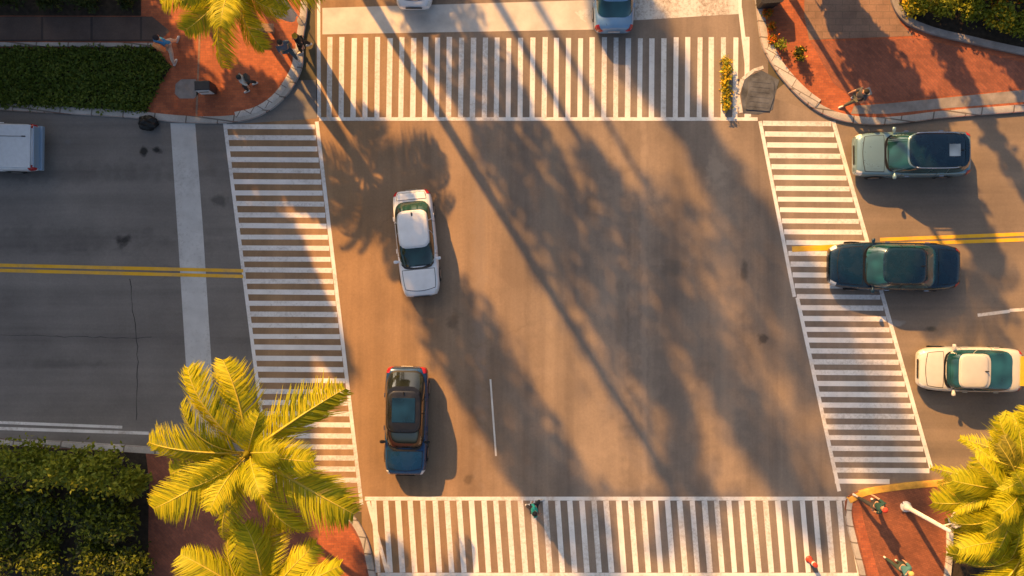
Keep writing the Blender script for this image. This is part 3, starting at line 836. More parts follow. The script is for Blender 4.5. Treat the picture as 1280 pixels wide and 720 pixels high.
def car(name, label, cat, group, px, heading, L, Wd, kind, paint_m, roof_m, glass_m, opts=(), **over):
    pr = dict(PROF[kind], **over)
    hw = Wd / 2
    x, y = W(*px, .7)
    root = empty(name, (x, y, .004), R(heading))
    tag(root, label, cat, group)
    xs = np.array(pr['x']) * L
    def prof(xx):
        return float(pchip(xs, pr['w'], xx)) * hw, float(pchip(xs, pr['t'], xx)), float(pchip(xs, pr['b'], xx))
    SEC = [(0, 0, 1), (.2, 0, 1), (.4, -.006, 1), (.58, -.016, 1), (.74, -.035, 1), (.86, -.065, 1), (.93, -.11, 1), (.975, -.20, 1), (1.0, -.36, 1)]
    def half(xx, off=0.0):
        w, t, b = prof(xx)
        hgt = t - b
        out = []
        for f, dz, _ in SEC:
            out.append((f * w, t + dz * hgt / .78 + off))
        out += [(1.0 * w, b + .28 * hgt), (.985 * w, b + .12 * hgt), (.93 * w, b + .02 * hgt), (.7 * w, b), (0, b)]
        return out
    st = np.concatenate([np.linspace(-.5, -.47, 6), np.linspace(-.46, .46, 40), np.linspace(.47, .5, 6)]) * L
    mb = MB(); rings = []
    for xx in st:
        h = half(xx)
        rings.append([(xx, yy, z) for yy, z in h] + [(xx, -yy, z) for yy, z in h[-2:0:-1]])
    mb.loft(rings)
    mb.build('body', paint_m, root, smooth=True, angle=50)
    # greenhouse -------------------------------------------------
    zb, zr = pr['zb'], pr['zr']
    rb = (pr['base'][0] * L, pr['base'][1] * L, hw * .90, zb)
    rt = (pr['roof'][0] * L, pr['roof'][1] * L, hw * .735, zr)
    if kind in ('suv', 'pickup'): rt = (rt[0], rt[1], hw * .77, zr)
    nn = 5.0
    def ring_at(v):
        q = [rb[i] + (rt[i] - rb[i]) * v for i in range(4)]
        bul = math.sin(v * math.pi) * .035
        return (q[0] + q[1]) / 2, (q[1] - q[0]) / 2 + bul, q[2] + bul * .8, q[3]
    def face_pt(side, s, v, off=0.0):
        cx, a, b, z = ring_at(v)
        a += off; b += off
        if side in ('front', 'rear'):
            yy = s * b; xx = a * (1 - abs(s) ** nn) ** (1 / nn)
            return (cx + (xx if side == 'front' else -xx), yy, z + off * .5)
        yy = b * (1 - abs(s) ** nn) ** (1 / nn)
        return (cx + s * a, yy if side == 'left' else -yy, z + off * .5)
    def ring_pts(v, shrink=1.0, z=None, n=48):
        cx, a, b, zz = ring_at(v)
        out = []
        for k in range(n):
            q = 2 * math.pi * k / n
            c, s = math.cos(q), math.sin(q)
            out.append((cx + a * shrink * math.copysign(abs(c) ** (2 / nn), c), b * shrink * math.copysign(abs(s) ** (2 / nn), s), zz if z is None else z))
        return out
    mb = MB()
    mb.loft([ring_pts(v) for v in (0, .2, .4, .6, .8, .96, 1.0)] + [ring_pts(1, .97, zr + .02)], cap0=False)
    mb.build('cabin_frame', M['trim'] if 'dark_pillars' in opts else paint_m, root, smooth=True, angle=60)
    mb = MB()
    mb.loft([ring_pts(1, .975, zr + .018), ring_pts(1, .95, zr + .034), ring_pts(1, .85, zr + .052), ring_pts(1, .6, zr + .072), ring_pts(1, .3, zr + .082), ring_pts(1, .05, zr + .085)])
    mb.build('roof', roof_m, root, smooth=True)
    def pane(name_, side, s0, s1, v0, v1, mat, off=.012, ns=12, nv=6, taper=0.0):
        mb = MB(); vs = []
        for j in range(nv + 1):
            v = v0 + (v1 - v0) * j / nv
            for i in range(ns + 1):
                s = s0 + (s1 - s0) * i / ns
                vs.append(face_pt(side, s * (1 - taper * v), v, off))
        fs = [(j * (ns + 1) + i, j * (ns + 1) + i + 1, (j + 1) * (ns + 1) + i + 1, (j + 1) * (ns + 1) + i) for j in range(nv) for i in range(ns)]
        mb.add(vs, fs)
        return mb.build(name_, mat, root, smooth=True)
    ws = pane('windscreen', 'front', -.93, .93, .04, .97, glass_m)
    pane('rear_window', 'rear', -.88, .88, .14, .93, glass_m)
    for sd in ('left', 'right'):
        pane('side_window', sd, -.86, -.42, .14, .92, glass_m)
        pane('side_window', sd, -.38, .08, .12, .93, glass_m)
        pane('side_window', sd, .12, .84, .12, .93, glass_m)
    # cowl, wipers
    mb = MB()
    cx, a, b, z = ring_at(0)
    fx = cx + a
    cw = []
    for k in range(13):
        yy = -hw * .8 + hw * 1.6 * k / 12
        q = abs(yy / b); xx = cx + a * max(0, (1 - q ** nn)) ** (1 / nn)
        zc = max(prof(xx + .05)[1], zb) + .008
        cw.append((xx, yy, zc))
    mb.loft([[(px_ - .05, py_, pz_ - .02), (px_ + .10, py_, pz_ + .004), (px_ + .10, py_, pz_ - .04)] for px_, py_, pz_ in cw])
    mb.build('cowl', M['trim'], root)
    for s in (-1, 1):
        mb = MB(); p0 = face_pt('front', .55 * s + .1, .03, .03); p1 = face_pt('front', .12 * s - .25, .12, .03)
        mb.tube([p0, p1], .012, 5); mb.build('wiper', M['trim'], root)
    # bonnet panel, proud of the body so its shut lines read
    x0 = fx + .13; x1 = L * .445
    nb, ny = 16, 14
    def lid(name_, xa, xb, mat, fmax, lift, bow, ext=0.0):
        mb = MB(); vs = []
        for i in range(nb + 1):
            for j in range(ny + 1):
                s = -1 + 2 * j / ny
                xx = (xa - ext) + (xb - xa + 2 * ext) * i / nb - bow * s * s * (L / 4.6) * (i / nb)
                w, t, bb = prof(xx)
                f = abs(s) * fmax
                dz = np.interp(f, [q[0] for q in SEC], [q[1] for q in SEC]) * (t - bb) / .78
                vs.append((xx, math.copysign(f, s) * w, t + dz + lift + .012 * (1 - abs(s))))
        mb.add(vs, [(i * (ny + 1) + j, i * (ny + 1) + j + 1, (i + 1) * (ny + 1) + j + 1, (i + 1) * (ny + 1) + j) for i in range(nb) for j in range(ny)])
        return mb.build(name_, mat, root, smooth=True)
    lid('bonnet', x0, x1, paint_m, .80, .012, .10)
    lid('bonnet_gap', x0, x1, M['trim'], .825, .006, .10, .022)
    if kind == 'sedan':
        cxr, ar, br, zr_ = ring_at(0)
        xr1 = cxr - ar - .05
        lid('boot_lid', -L * .468, xr1, paint_m, .74, .012, .0)
        lid('boot_gap', -L * .468, xr1, M['trim'], .765, .006, .0, .02)
    def wrap(name_, xa, xb, s, mat, zlo, zhi, off=.012):
        """a lamp or bumper piece wrapped round the body end between xa and xb on side s"""
        mb = MB(); vs = []
        for i in range(9):
            xx = xa + (xb - xa) * i / 8
            w, t, bb = prof(xx)
            for j in range(5):
                f = zlo + (zhi - zlo) * j / 4
                h = half(xx)
                prof_pts = [(yy, z) for yy, z in h[4:10]]
                k = f * (len(prof_pts) - 1); k0 = min(int(k), len(prof_pts) - 2); q = k - k0
                yy = prof_pts[k0][0] * (1 - q) + prof_pts[k0 + 1][0] * q; z = prof_pts[k0][1] * (1 - q) + prof_pts[k0 + 1][1] * q
                nx = off if xb > 0 else -off
                vs.append((xx + nx, s * (yy + off), z + off * .6))
        mb.add(vs, [(i * 5 + j, i * 5 + j + 1, (i + 1) * 5 + j + 1, (i + 1) * 5 + j) for i in range(8) for j in range(4)])
        return mb.build(name_, mat, root, smooth=True)
    for s in (-1, 1):
        wrap('headlight', L * .445, L * .486, s, M['lamp_clear'], .15, .75)
        wrap('taillight', -L * .497, -L * .445, s, M['lamp_red'], .1, .85)
        # mirror
        mx = fx - .30; my = hw * .94
        mb = MB()
        mb.loft([[(mx + dx_, s * (my + t_), 1.0 + (zb - .95) + dz_) for dx_, dz_ in ((-.05 * k, -.07 * k), (.06 * k, -.06 * k), (.09 * k, .02), (.03, .08 * k), (-.05 * k, .07 * k))] for t_, k in ((-.06, .45), (.02, .8), (.08, 1.0), (.17, .95), (.20, .6))])
        mb.build('wing_mirror', M['trim'] if 'dark_mirror' in opts else paint_m, root, smooth=True, angle=60)
        # door seams and handles
        for q in (.10, -.20 * 1.0):
            mb = MB(); vs = []
            xx = L * q + .05
            for f in range(6):
                h = half(xx)[5 + f] if 5 + f < 11 else half(xx)[10]
                vs += [(xx - .009, s * (h[0] + .004), h[1] + .003), (xx + .009, s * (h[0] + .004), h[1] + .003)]
            mb.add(vs, [(2 * i, 2 * i + 1, 2 * i + 3, 2 * i + 2) for i in range(5)])
            mb.build('door_seam', M['trim'], root)
            mb = MB(); hh = half(xx - .25)[7]; mb.box((xx - .24, s * (hh[0] + .02), hh[1] + .05), (.2, .035, .03)); mb.build('door_handle', M['chrome'] if 'chrome' in opts else paint_m, root)
    # bumper openings, grille, plates
    def end_box(name_, xx, z, wy, hz, mat):
        mb = MB(); vs = []
        for j in range(9):
            s = -1 + 2 * j / 8
            # find the outline of the body end at this width
            yy = s * wy
            lo, hi = 0.0, abs(xx)
            for _ in range(24):
                mid = (lo + hi) / 2
                if prof(math.copysign(mid, xx))[0] > abs(yy): lo = mid
                else: hi = mid
            xe = math.copysign(lo + .012, xx)
            vs += [(xe, yy, z - hz), (xe + math.copysign(.012, xx), yy, z), (xe, yy, z + hz)]
        mb.add(vs, [f for j in range(8) for f in ((3 * j, 3 * j + 3, 3 * j + 4, 3 * j + 1), (3 * j + 1, 3 * j + 4, 3 * j + 5, 3 * j + 2))])
        return mb.build(name_, mat, root, smooth=True)
    end_box('grille', L * .5, .60 * zb / .95, hw * .42, .075, M['trim'])
    end_box('number_plate', -L * .5, .66 * zb / .95, .26, .06, M['plate'])
    if 'front_trim' in opts:
        for s in (-1, 1): wrap('bumper_trim', L * .462, L * .499, s, M['chrome'], .55, 1.0, .016)
    # wheels
    wr = .33 if kind in ('sedan', 'hatch') else .38
    for fx_ in (.305, -.295):
        for s in (-1, 1):
            yw = s * (hw - .10)
            mb = MB()
            prof_t = [(wr * .66, -.105), (wr * .95, -.10), (wr, -.07), (wr, .07), (wr * .95, .10), (wr * .66, .105)]
            mb.loft([[(r * math.cos(2 * math.pi * k / 24), zz, r * math.sin(2 * math.pi * k / 24)) for k in range(24)] for r, zz in prof_t])
            wo = mb.build('wheel', M['tyre'], root, smooth=True, angle=40, loc=(L * fx_, yw, wr))
            mb = MB()
            mb.loft([[(r * math.cos(2 * math.pi * k / 20), s * zz, r * math.sin(2 * math.pi * k / 20)) for k in range(20)] for r, zz in ((wr * .64, .108), (wr * .6, .118), (wr * .2, .108), (.04, .122))])
            mb.build('rim', M['rim'], wo, smooth=True, angle=30)
            mb = MB(); vs = []
            for k in range(13):
                q = math.pi * k / 12
                for rr in (wr * 1.02, wr * 1.16):
                    vs.append((L * fx_ + rr * math.cos(q), s * (hw * 1.0 + .006), wr + rr * math.sin(q)))
            mb.add(vs, [(2 * k, 2 * k + 1, 2 * k + 3, 2 * k + 2) for k in range(12)])
            mb.build('wheel_arch', M['trim'], root)
    if 'rails' in opts:
        for s in (-1, 1):
            mb = MB(); mb.tube([face_pt('left' if s > 0 else 'right', q, 1.0, .0)[:2] + (zr + .075,) for q in (-.8, -.6, -.2, .2, .6, .75)], .026, 6)
            mb.build('roof_rail', M['chrome'], root, smooth=True)
    if 'sunroof' in opts:
        cx, a, b, z = ring_at(1)
        mb = MB(); mb.box((cx - a * .58, 0, zr + .078), (.48, .52, .02)); mb.build('sunroof', M['pale_glass'], root, bevel=.006)
    if 'pano' in opts:
        cx, a, b, z = ring_at(1)
        mb = MB(); mb.box((cx - a * .06, 0, zr + .082), (a * 1.15, b * 1.35, .018)); mb.build('sunroof', M['pano_glass'], root, bevel=.006)
    if 'sunlit_rear' in opts:
        mb = MB(); mb.box((-L * .475, 0, 1.03), (.20, hw * 1.3, .04)); mb.build('tail_spoiler', M['sun_yellow'], root, bevel=.01)  # yellow bar imitates low sun on the car's rear edge
    if kind in ('suv',):
        mb = MB(); p = face_pt('rear', 0, .97, .0)
        mb.loft([[(face_pt('rear', q, .98)[0] - dx_, face_pt('rear', q, .98)[1], zr + dz_) for dx_, dz_ in ((-.05, .035), (.14, .02), (.13, -.02), (-.03, -.03))] for q in (-.9, -.6, -.3, 0, .3, .6, .9)])
        mb.build('tail_spoiler', roof_m, root, smooth=True, angle=40)
    mb = MB(); cx, a, b, z = ring_at(1); mb.loft([[(cx - a * .82 + d, yy, zr + .055 + zz) for yy, zz in ((-.03, 0), (.03, 0), (0, hh_))] for d, hh_ in ((.08, .02), (-.02, .07), (-.08, .09))])
    mb.build('antenna', M['trim'], root)
    return root

P_white = car_paint('white_car_paint', (.84, .86, .88))
P_navy = car_paint('dark_blue_car_paint', (.007, .05, .14), .3, .22)
P_black = car_paint('black_car_paint', (.012, .013, .014), .1, .25)
P_teal = car_paint('grey_teal_car_paint', (.18, .31, .37), .45, .26)
P_deep = car_paint('deep_teal_car_paint', (.003, .024, .05), .25, .2)
P_cream = car_paint('pale_silver_car_paint', (.62, .60, .54), .1, .3)
P_blue = car_paint('light_blue_car_paint', (.20, .38, .60), .2, .26)
P_nroof = car_paint('navy_roof_paint', (.005, .03, .055), .3, .2)
P_roofteal = car_paint('dark_teal_roof_paint', (.006, .03, .05), .3, .2)
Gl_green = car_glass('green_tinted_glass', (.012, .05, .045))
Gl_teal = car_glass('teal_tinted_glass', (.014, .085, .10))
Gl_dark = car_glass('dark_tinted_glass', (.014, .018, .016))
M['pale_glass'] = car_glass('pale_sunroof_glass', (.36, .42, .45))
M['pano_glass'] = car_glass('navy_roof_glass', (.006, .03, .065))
M['sun_yellow'] = simple('sun_yellow', (.6, .42, .03), .4)
CG = 'cars at the crossing'
car('sedan_car', 'white sedan driving down past the left crosswalk', 'car', CG, (520.5, 304), -90 + 5.6, 4.68, 1.76, 'sedan', P_white, P_white, Gl_green)
car('suv_car', 'dark blue sport utility car with black glass below the white sedan', 'car', CG, (508, 526), -91, 4.75, 1.88, 'suv', P_navy, P_black, Gl_dark, ('pano', 'dark_pillars', 'front_trim', 'dark_mirror'), base=(-.475, .24), roof=(-.31, .07))
car('estate_car', 'grey teal estate car with a pale sunroof, uppermost on the right road', 'car', CG, (1139, 193), 180.5, 5.0, 1.98, 'suv', P_teal, P_nroof, Gl_teal, ('sunroof', 'rails', 'chrome'), base=(-.475, .245), roof=(-.37, .12))
car('sedan_car', 'long dark teal sedan waiting on the right crosswalk', 'car', CG, (1118, 333), 179, 5.72, 2.12, 'sedan', P_deep, P_roofteal, Gl_teal, ('chrome',), base=(-.30, .24), roof=(-.175, .14), w=[.42, .62, .77, .89, .965, 1, 1, .995, .98, .93, .86, .76, .60, .38])
car('hatchback_car', 'pale silver hatchback with a big dark rear window on the right road', 'car', CG, (1212, 462), 179, 4.45, 1.98, 'hatch', P_cream, P_cream, Gl_teal, ('sunlit_rear',), base=(-.42, .26), roof=(-.09, .19), zr=1.42)
car('sedan_car', 'white car cut by the top edge above the pale stop bar', 'car', CG, (517, -58), -90, 4.7, 1.72, 'sedan', P_white, P_white, Gl_green)
car('hatchback_car', 'light blue hatchback at the top edge between the two stop bars', 'car', CG, (767, -22), 90.5, 4.3, 1.78, 'hatch', P_blue, P_blue, Gl_teal, base=(-.40, .25), roof=(-.24, .12))
pk = car('pickup_truck', 'white pickup truck with a flat load cover leaving at the left edge', 'pickup truck', CG, (-31, 184), 179.2, 5.6, 2.08, 'pickup', P_white, P_white, Gl_dark)
M['cover'] = simple('pale_blue_white_cover', (.62, .68, .73), .45, var=.06)
mb = MB(); mb.box((-1.86, 0, 1.15), (1.66, 1.86, .07)); cv = mb.build('load_cover', M['cover'], pk, bevel=.02)
mb = MB(); mb.box((-1.9, -.42, 1.19), (1.2, .02, .012)); mb.build('cover_seam', M['trim'], cv)
mb = MB(); mb.box((-2.4, -.42, 1.195), (.16, .05, .02)); mb.build('latch', M['black_metal'], cv)
for (a_, b_, c_) in ((-1.18, .0, .22), (-1.14, -.25, .18), (-1.2, .35, .14), (-1.15, .6, .1)):
    mb = MB(); mb.box((a_, b_, 1.194), (.08, c_, .018), .3); mb.build('strap', M['black_metal'], cv)
M['tail_blue'] = car_paint('blue_tailgate_paint', (.26, .38, .52))
mb = MB(); mb.box((-2.80, 0, .92), (.05, 1.78, .42)); mb.build('tailgate', M['tail_blue'], pk, bevel=.015)
mb = MB(); mb.box((-2.86, 0, .62), (.18, 1.95, .2)); mb.build('rear_bumper', M['tail_blue'], pk, bevel=.04)

# ------------------------------------------------------------------ people
def skin_mesh(name, verts, edges, radii, mat, parent, levels=1):
    me = bpy.data.meshes.new(name)
    me.from_pydata(verts, edges, [])
    me.materials.append(mat)
    o = bpy.data.objects.new(name, me); col.objects.link(o)
    if parent: o.parent = parent
    sk = o.modifiers.new('Skin', 'SKIN'); sk.use_smooth_shade = True
    if not me.skin_vertices:
        bm = bmesh.new(); bm.from_mesh(me); bm.verts.layers.skin.verify(); bm.to_mesh(me); bm.free()
    for i, r in enumerate(radii):
        me.skin_vertices[0].data[i].radius = (r, r) if not isinstance(r, tuple) else r
        me.skin_vertices[0].data[i].use_root = (i == 0)
    sub = o.modifiers.new('Subdivision', 'SUBSURF'); sub.levels = levels; sub.render_levels = levels
    return o

def person(label, px, face, shirt, trousers, hair, skin='skin', stride=.22, swing=.25, scale=1.0, shoes=(.7, .68, .65), z=KH, bag=None, shorts=False, lean=0.0):
    x, y = W(*px)
    root = empty('person', (x, y, z), R(face))
    root.scale = (scale,) * 3
    tag(root, label, 'person', 'people around the crossing')
    V, E, Rd, ix = [], [], [], {}
    def add(k, p, r, par=None):
        p = (p[0] + lean * max(0, p[2] - .95), p[1], p[2])
        ix[k] = len(V); V.append(p); Rd.append(r)
        if par: E.append((ix[par], ix[k]))
    add('pelvis', (0, 0, .95), (.15, .115))
    add('spine', (0, 0, 1.12), (.135, .10), 'pelvis')
    add('chest', (0, 0, 1.30), (.16, .115), 'spine')
    add('collar', (0, 0, 1.43), (.09, .075), 'chest')
    add('neck', (.01, 0, 1.50), .054, 'collar')
    add('head', (.025, 0, 1.58), .082, 'neck')
    add('skull', (.015, 0, 1.66), .088, 'head')
    add('crown', (.01, 0, 1.715), .055, 'skull')
    add('nose', (.118, 0, 1.60), .014, 'head')
    for s, n in ((1, 'l'), (-1, 'r')):
        sw = swing * s
        add('ear' + n, (.015, .088 * s, 1.61), .016, 'head')
        add('sh' + n, (0, .175 * s, 1.385), .058, 'chest')
        el = (-sw * .35, .235 * s, 1.11); add('el' + n, el, .042, 'sh' + n)
        wr = (.06 - sw * .55, .25 * s, .88); add('wr' + n, wr, .028, 'el' + n)
        pm = (wr[0] + .025, .25 * s, .80); add('pm' + n, pm, .032, 'wr' + n)
        for i, ln in enumerate((.075, .085, .08, .062)):
            q = (i - 1.5) * .019
            add('f%d' % i + n, (pm[0] + q, .25 * s, pm[2] - ln * .6), .0088, 'pm' + n)
            add('g%d' % i + n, (pm[0] + q + .004, .25 * s - .022 * s, pm[2] - ln * 1.05), .008, 'f%d' % i + n)
        add('th' + n, (pm[0] + .045, .235 * s, pm[2] + .005), .010, 'pm' + n)
        add('ti' + n, (pm[0] + .062, .225 * s, pm[2] - .03), .009, 'th' + n)
        st = stride * s
        add('hip' + n, (0, .095 * s, .88), .092, 'pelvis')
        add('kn' + n, (st * .55 + .04, .10 * s, .49), .06, 'hip' + n)
        add('cf' + n, (st * .75 - .02, .10 * s, .33), .055, 'kn' + n)
        add('an' + n, (st - .03, .10 * s, .085), .038, 'cf' + n)
        add('toe' + n, (st + .12, .11 * s, .035), .032, 'an' + n)
    skin_mesh('body', V, E, Rd, M[skin], root)
    def sub(keys, grow, name, mat):
        ks = [k for k in keys]; m = {k: i for i, k in enumerate(ks)}
        inv = {v: k for k, v in ix.items()}
        e = [(m[inv[a]], m[inv[b]]) for a, b in E if inv[a] in m and inv[b] in m]
        r = [tuple(c + grow for c in Rd[ix[k]]) if isinstance(Rd[ix[k]], tuple) else Rd[ix[k]] + grow for k in ks]
        return skin_mesh(name, [V[ix[k]] for k in ks], e, r, mat, root)
    sub(['chest', 'spine', 'pelvis', 'collar', 'shl', 'shr', 'ell', 'elr'], .016, 'shirt', cloth(shirt))
    legs = ['pelvis', 'hipl', 'hipr', 'knl', 'knr'] + ([] if shorts else ['cfl', 'cfr', 'anl', 'anr'])
    sub(legs, .018, 'shorts' if shorts else 'trousers', cloth(trousers))
    for n in 'lr':
        a, t = V[ix['an' + n]], V[ix['toe' + n]]
        mb = MB()
        mb.loft([[(a[0] - .07 + q * .27, a[1] + w * math.cos(k) * 1.0, .0 + h * max(0, math.sin(k)) if math.sin(k) > 0 else .0) for k in [2 * math.pi * i / 10 for i in range(10)]] for q, w, h in ((0, .025, .05), (.12, .042, .11), (.4, .045, .11), (.7, .05, .08), (.92, .042, .06), (1, .02, .035))])
        mb.build('shoe', cloth(shoes), root, smooth=True)
        e = MB(); c = V[ix['head']]
        e.lathe([(.002, -.012), (.011, -.006), (.012, 0), (.011, .006), (.002, .012)], (c[0] + .078, (.034 if n == 'l' else -.034), 1.625), 8)
        e.build('eye', M['black_metal'], root)
    mb = MB(); c = V[ix['skull']]
    mb.lathe([(.094, -.045), (.106, .0), (.103, .04), (.08, .078), (.04, .096), (.004, .10)], (c[0] - .014, 0, c[2] - .005), 14)
    mb.build('hair', cloth(hair), root, smooth=True)
    mb = MB(); h = V[ix['head']]; mb.box((h[0] + .085, 0, 1.555), (.012, .05, .012)); mb.build('mouth', M['lamp_red'], root)
    if bag:
        mb = MB(); mb.box((-.21 + lean * .3, 0, 1.22), (.16, .30, .44)); mb.build('backpack', cloth(bag), root, bevel=.04)
    return root

person('person in a blue and orange top with pale trousers walking off the path', (222, 66), 70, (.05, .30, .62), (.62, .50, .40), (.03, .025, .03), stride=.4, scale=1.25, bag=(.80, .32, .12))
person('person in a black and white outfit standing in the middle of the brick corner', (316, 110), 200, (.6, .62, .58), (.03, .035, .035), (.03, .04, .04), scale=1.05, bag=(.05, .06, .06))
person('person in dark blue clothes under the white feather flag', (366, 70), -60, (.10, .14, .2), (.05, .09, .12), (.04, .035, .03), stride=.3, scale=1.15)
person('person in black with a yellow hood at the kerb by the upper crosswalk', (383, 62), 200, (.02, .02, .02), (.02, .018, .018), (.62, .38, .03), scale=1.1)
person('person in a dark grey jacket and olive trousers walking on the upper right corner', (1059, 128), 200, (.07, .075, .085), (.10, .105, .085), (.018, .016, .012), stride=.3, scale=1.12, bag=(.3, .29, .28))
person('person in a dark green shirt and red cap at the lower right corner', (1080, 622), 150, (.012, .055, .05), (.03, .03, .03), (.55, .05, .03), stride=.35, scale=1.15)
person('person with fair hair cut by the bottom edge on the lower right pavement', (1112, 698), -40, (.05, .16, .18), (.03, .05, .04), (.62, .46, .16), scale=1.1)
person('person in a teal top crossing the lower crosswalk', (667, 628), 0, (.02, .36, .30), (.03, .03, .035), (.02, .02, .02), stride=.25, scale=1.1, z=.006)

# ------------------------------------------------------------------ street furniture
# white signal pole, lower right
x, y = W(1130, 632)
root = empty('signal_pole', (x, y, KH)); tag(root, 'white signal pole with a pedestrian signal on the lower right corner', 'signal pole')
mb = MB(); mb.lathe([(.24, -.02), (.24, .06), (.18, .10), (.16, .32), (.11, .42), (.10, .5), (.08, 3.6), (.06, 3.65), (0, 3.68)], (0, 0, 0), 16); mb.build('pole', M['white_metal'], root, smooth=True, angle=35)
mb = MB(); mb.tube([(0, 0, 3.0), (.35, .12, 3.05), (.42, .14, 3.05)], .035, 8); mb.build('bracket', M['white_metal'], root, smooth=True)
mb = MB(); mb.box((.52, .17, 3.02), (.26, .34, .42), .3); so = mb.build('signal_head', M['white_metal'], root, bevel=.02)
mb = MB(); mb.box((.655, .21, 3.02), (.015, .26, .34), .3); mb.build('lens', M['black_metal'], so)
for k in range(4):
    a = R(45 + 90 * k)
    mb = MB(); mb.lathe([(.03, 0), (.03, .04), (.015, .07), (0, .075)], (.25 * math.cos(a), .25 * math.sin(a), .06), 6); mb.build('bolt', M['chrome'], root)
# second short white post half hidden by the bushy palms
x, y = W(1190, 606)
root = empty('push_button_post', (x, y, KH)); tag(root, 'short white push button post against the bushy palms', 'post')
mb = MB(); mb.lathe([(.12, -.02), (.12, .05), (.075, .1), (.07, 1.5), (.05, 1.55), (0, 1.57)], n=12); mb.build('post', M['white_metal'], root, smooth=True, angle=35)
mb = MB(); mb.box((-.1, 0, 1.1), (.10, .16, .26)); mb.build('button_box', M['white_metal'], root, bevel=.015)
mb = MB(); mb.lathe([(.035, 0), (.035, .02), (0, .03)], (-.1, 0, 1.24), 8); mb.build('button', M['black_metal'], root)
# red flexible post, lower crosswalk
x, y = W(1011, 699)
root = empty('marker_post', (x, y, 0.008)); tag(root, 'small red marker post at the right end of the lower crosswalk', 'post')
mb = MB(); mb.lathe([(.16, 0), (.16, .03), (.12, .06), (.10, .09), (.1, .8), (.085, .86), (0, .88)], n=14); mb.build('post', M['red_post'], root, smooth=True, angle=35)
mb = MB(); mb.lathe([(.104, 0), (.104, .1)], (0, 0, .58), 14); mb.build('reflective_band', M['white_metal'], root, smooth=True, angle=35)
# newspaper box
x, y = W(264, 117)
root = empty('newspaper_box', (x, y, KH), R(2)); tag(root, 'newspaper box with a black top and pale front on the brick corner', 'newspaper box')
mb = MB(); mb.box((0, .1, .55), (.66, .40, .80)); mb.build('cabinet', M['dark_plastic'], root, bevel=.03)
mb = MB(); mb.box((0, -.115, .58), (.58, .03, .62)); fr = mb.build('front_panel', M['plate'], root, bevel=.008)
mb = MB(); mb.box((0, -.14, .72), (.40, .02, .05)); mb.build('handle', M['black_metal'], fr)
for s in (-1, 1):
    mb = MB(); mb.box((.26 * s, .1, .075), (.07, .34, .15)); mb.build('leg', M['black_metal'], root)
# rubbish bag in the gutter
x, y = W(188, 155)
bm = bmesh.new(); bmesh.ops.create_icosphere(bm, subdivisions=4, radius=1)
rr = np.random.RandomState(6)
for v in bm.verts:
    c = v.co.copy()
    f = 1 + .16 * math.sin(c.x * 4.1 + c.z * 3) * math.cos(c.y * 5) + .07 * math.sin(c.x * 11 + c.y * 9 + c.z * 13)
    v.co = Vector((c.x * .40 * f, c.y * .33 * f, max(-.20, c.z * .30 * f)))
    if c.z > .8: v.co.z += .16 * (c.z - .8) / .2
me = bpy.data.meshes.new('rubbish_bag'); bm.to_mesh(me); bm.free(); me.materials.append(M['bag'])
me.polygons.foreach_set('use_smooth', [True] * len(me.polygons))
o = link_mesh('rubbish_bag', me, None, (x, y, .21)); tag(o, 'lumpy black rubbish bag in the gutter by the upper left kerb', 'rubbish bag')
mb = MB(); mb.lathe([(.05, 0), (.025, .06), (.09, .14), (.05, .15)], (0, 0, .36), 9); mb.build('knot', M['bag'], o, smooth=True)
# bin at the top right kerb
x, y = W(955, 2)
root = empty('litter_bin', (x, y, KH), R(4)); tag(root, 'black litter bin with a grey lid at the top of the right kerb', 'litter bin')
mb = MB(); mb.loft([[(a * q, b * q, z) for a, b in ((-.48, -.36), (-.40, -.44), (.40, -.44), (.48, -.36), (.48, .36), (.40, .44), (-.40, .44), (-.48, .36))] for z, q in ((0, .82), (.9, .98), (.95, 1.03), (1.0, 1.03))]); mb.build('bin_body', M['dark_plastic'], root, smooth=True, angle=30)
mb = MB(); mb.box((0, .02, 1.02), (.56, .5, .05)); mb.build('lid', M['concrete'], root, bevel=.02)
# parasol and bench, upper left
x, y = W(378, 27)
root = empty('feather_flag', (x, y, KH), math.atan2(.625, .78)); tag(root, 'white feather flag on a pole at the rounded kerb of the upper left corner', 'flag')
mb = MB(); mb.tube([(0, 0, 0), (0, 0, 1.8), (-.02, 0, 2.7), (-.14, 0, 3.05), (-.36, 0, 3.2), (-.62, 0, 3.12)], [.022, .02, .016, .012, .01, .008], 7); mb.build('pole', M['white_metal'], root, smooth=True)
mb = MB(); mb.lathe([(.2, 0), (.2, .04), (.03, .08)], n=14); mb.build('base', M['concrete'], root, smooth=True, angle=30)
mb = MB(); vs = []
prof_f = [(.55, .02, -.42), (.9, .02, -.55), (1.4, .02, -.68), (1.9, .02, -.76), (2.4, .01, -.80), (2.75, -.02, -.80), (3.0, -.11, -.76), (3.14, -.30, -.70)]
for z_, a_, b_ in prof_f:
    for k in range(7):
        xx = a_ + (b_ - a_) * k / 6
        vs.append((xx, .06 * math.sin(k * .9 + z_ * 2), z_))
mb.add(vs, [(i * 7 + k, i * 7 + k + 1, (i + 1) * 7 + k + 1, (i + 1) * 7 + k) for i in range(7) for k in range(6)]); mb.build('cloth', M['canvas'], root, smooth=True)
x, y = W(333, 40)
root = empty('street_bench', (x, y, KH), R(0)); tag(root, 'pale stone bench on the brick corner under the upper left palm', 'bench')
mb = MB(); mb.box((0, 0, .43), (1.0, .36, .09)); mb.build('seat', M['stone'], root, bevel=.015)
for s in (-1, 1):
    mb = MB(); mb.box((.34 * s, 0, .19), (.12, .3, .38)); mb.build('leg', M['stone'], root, bevel=.01)

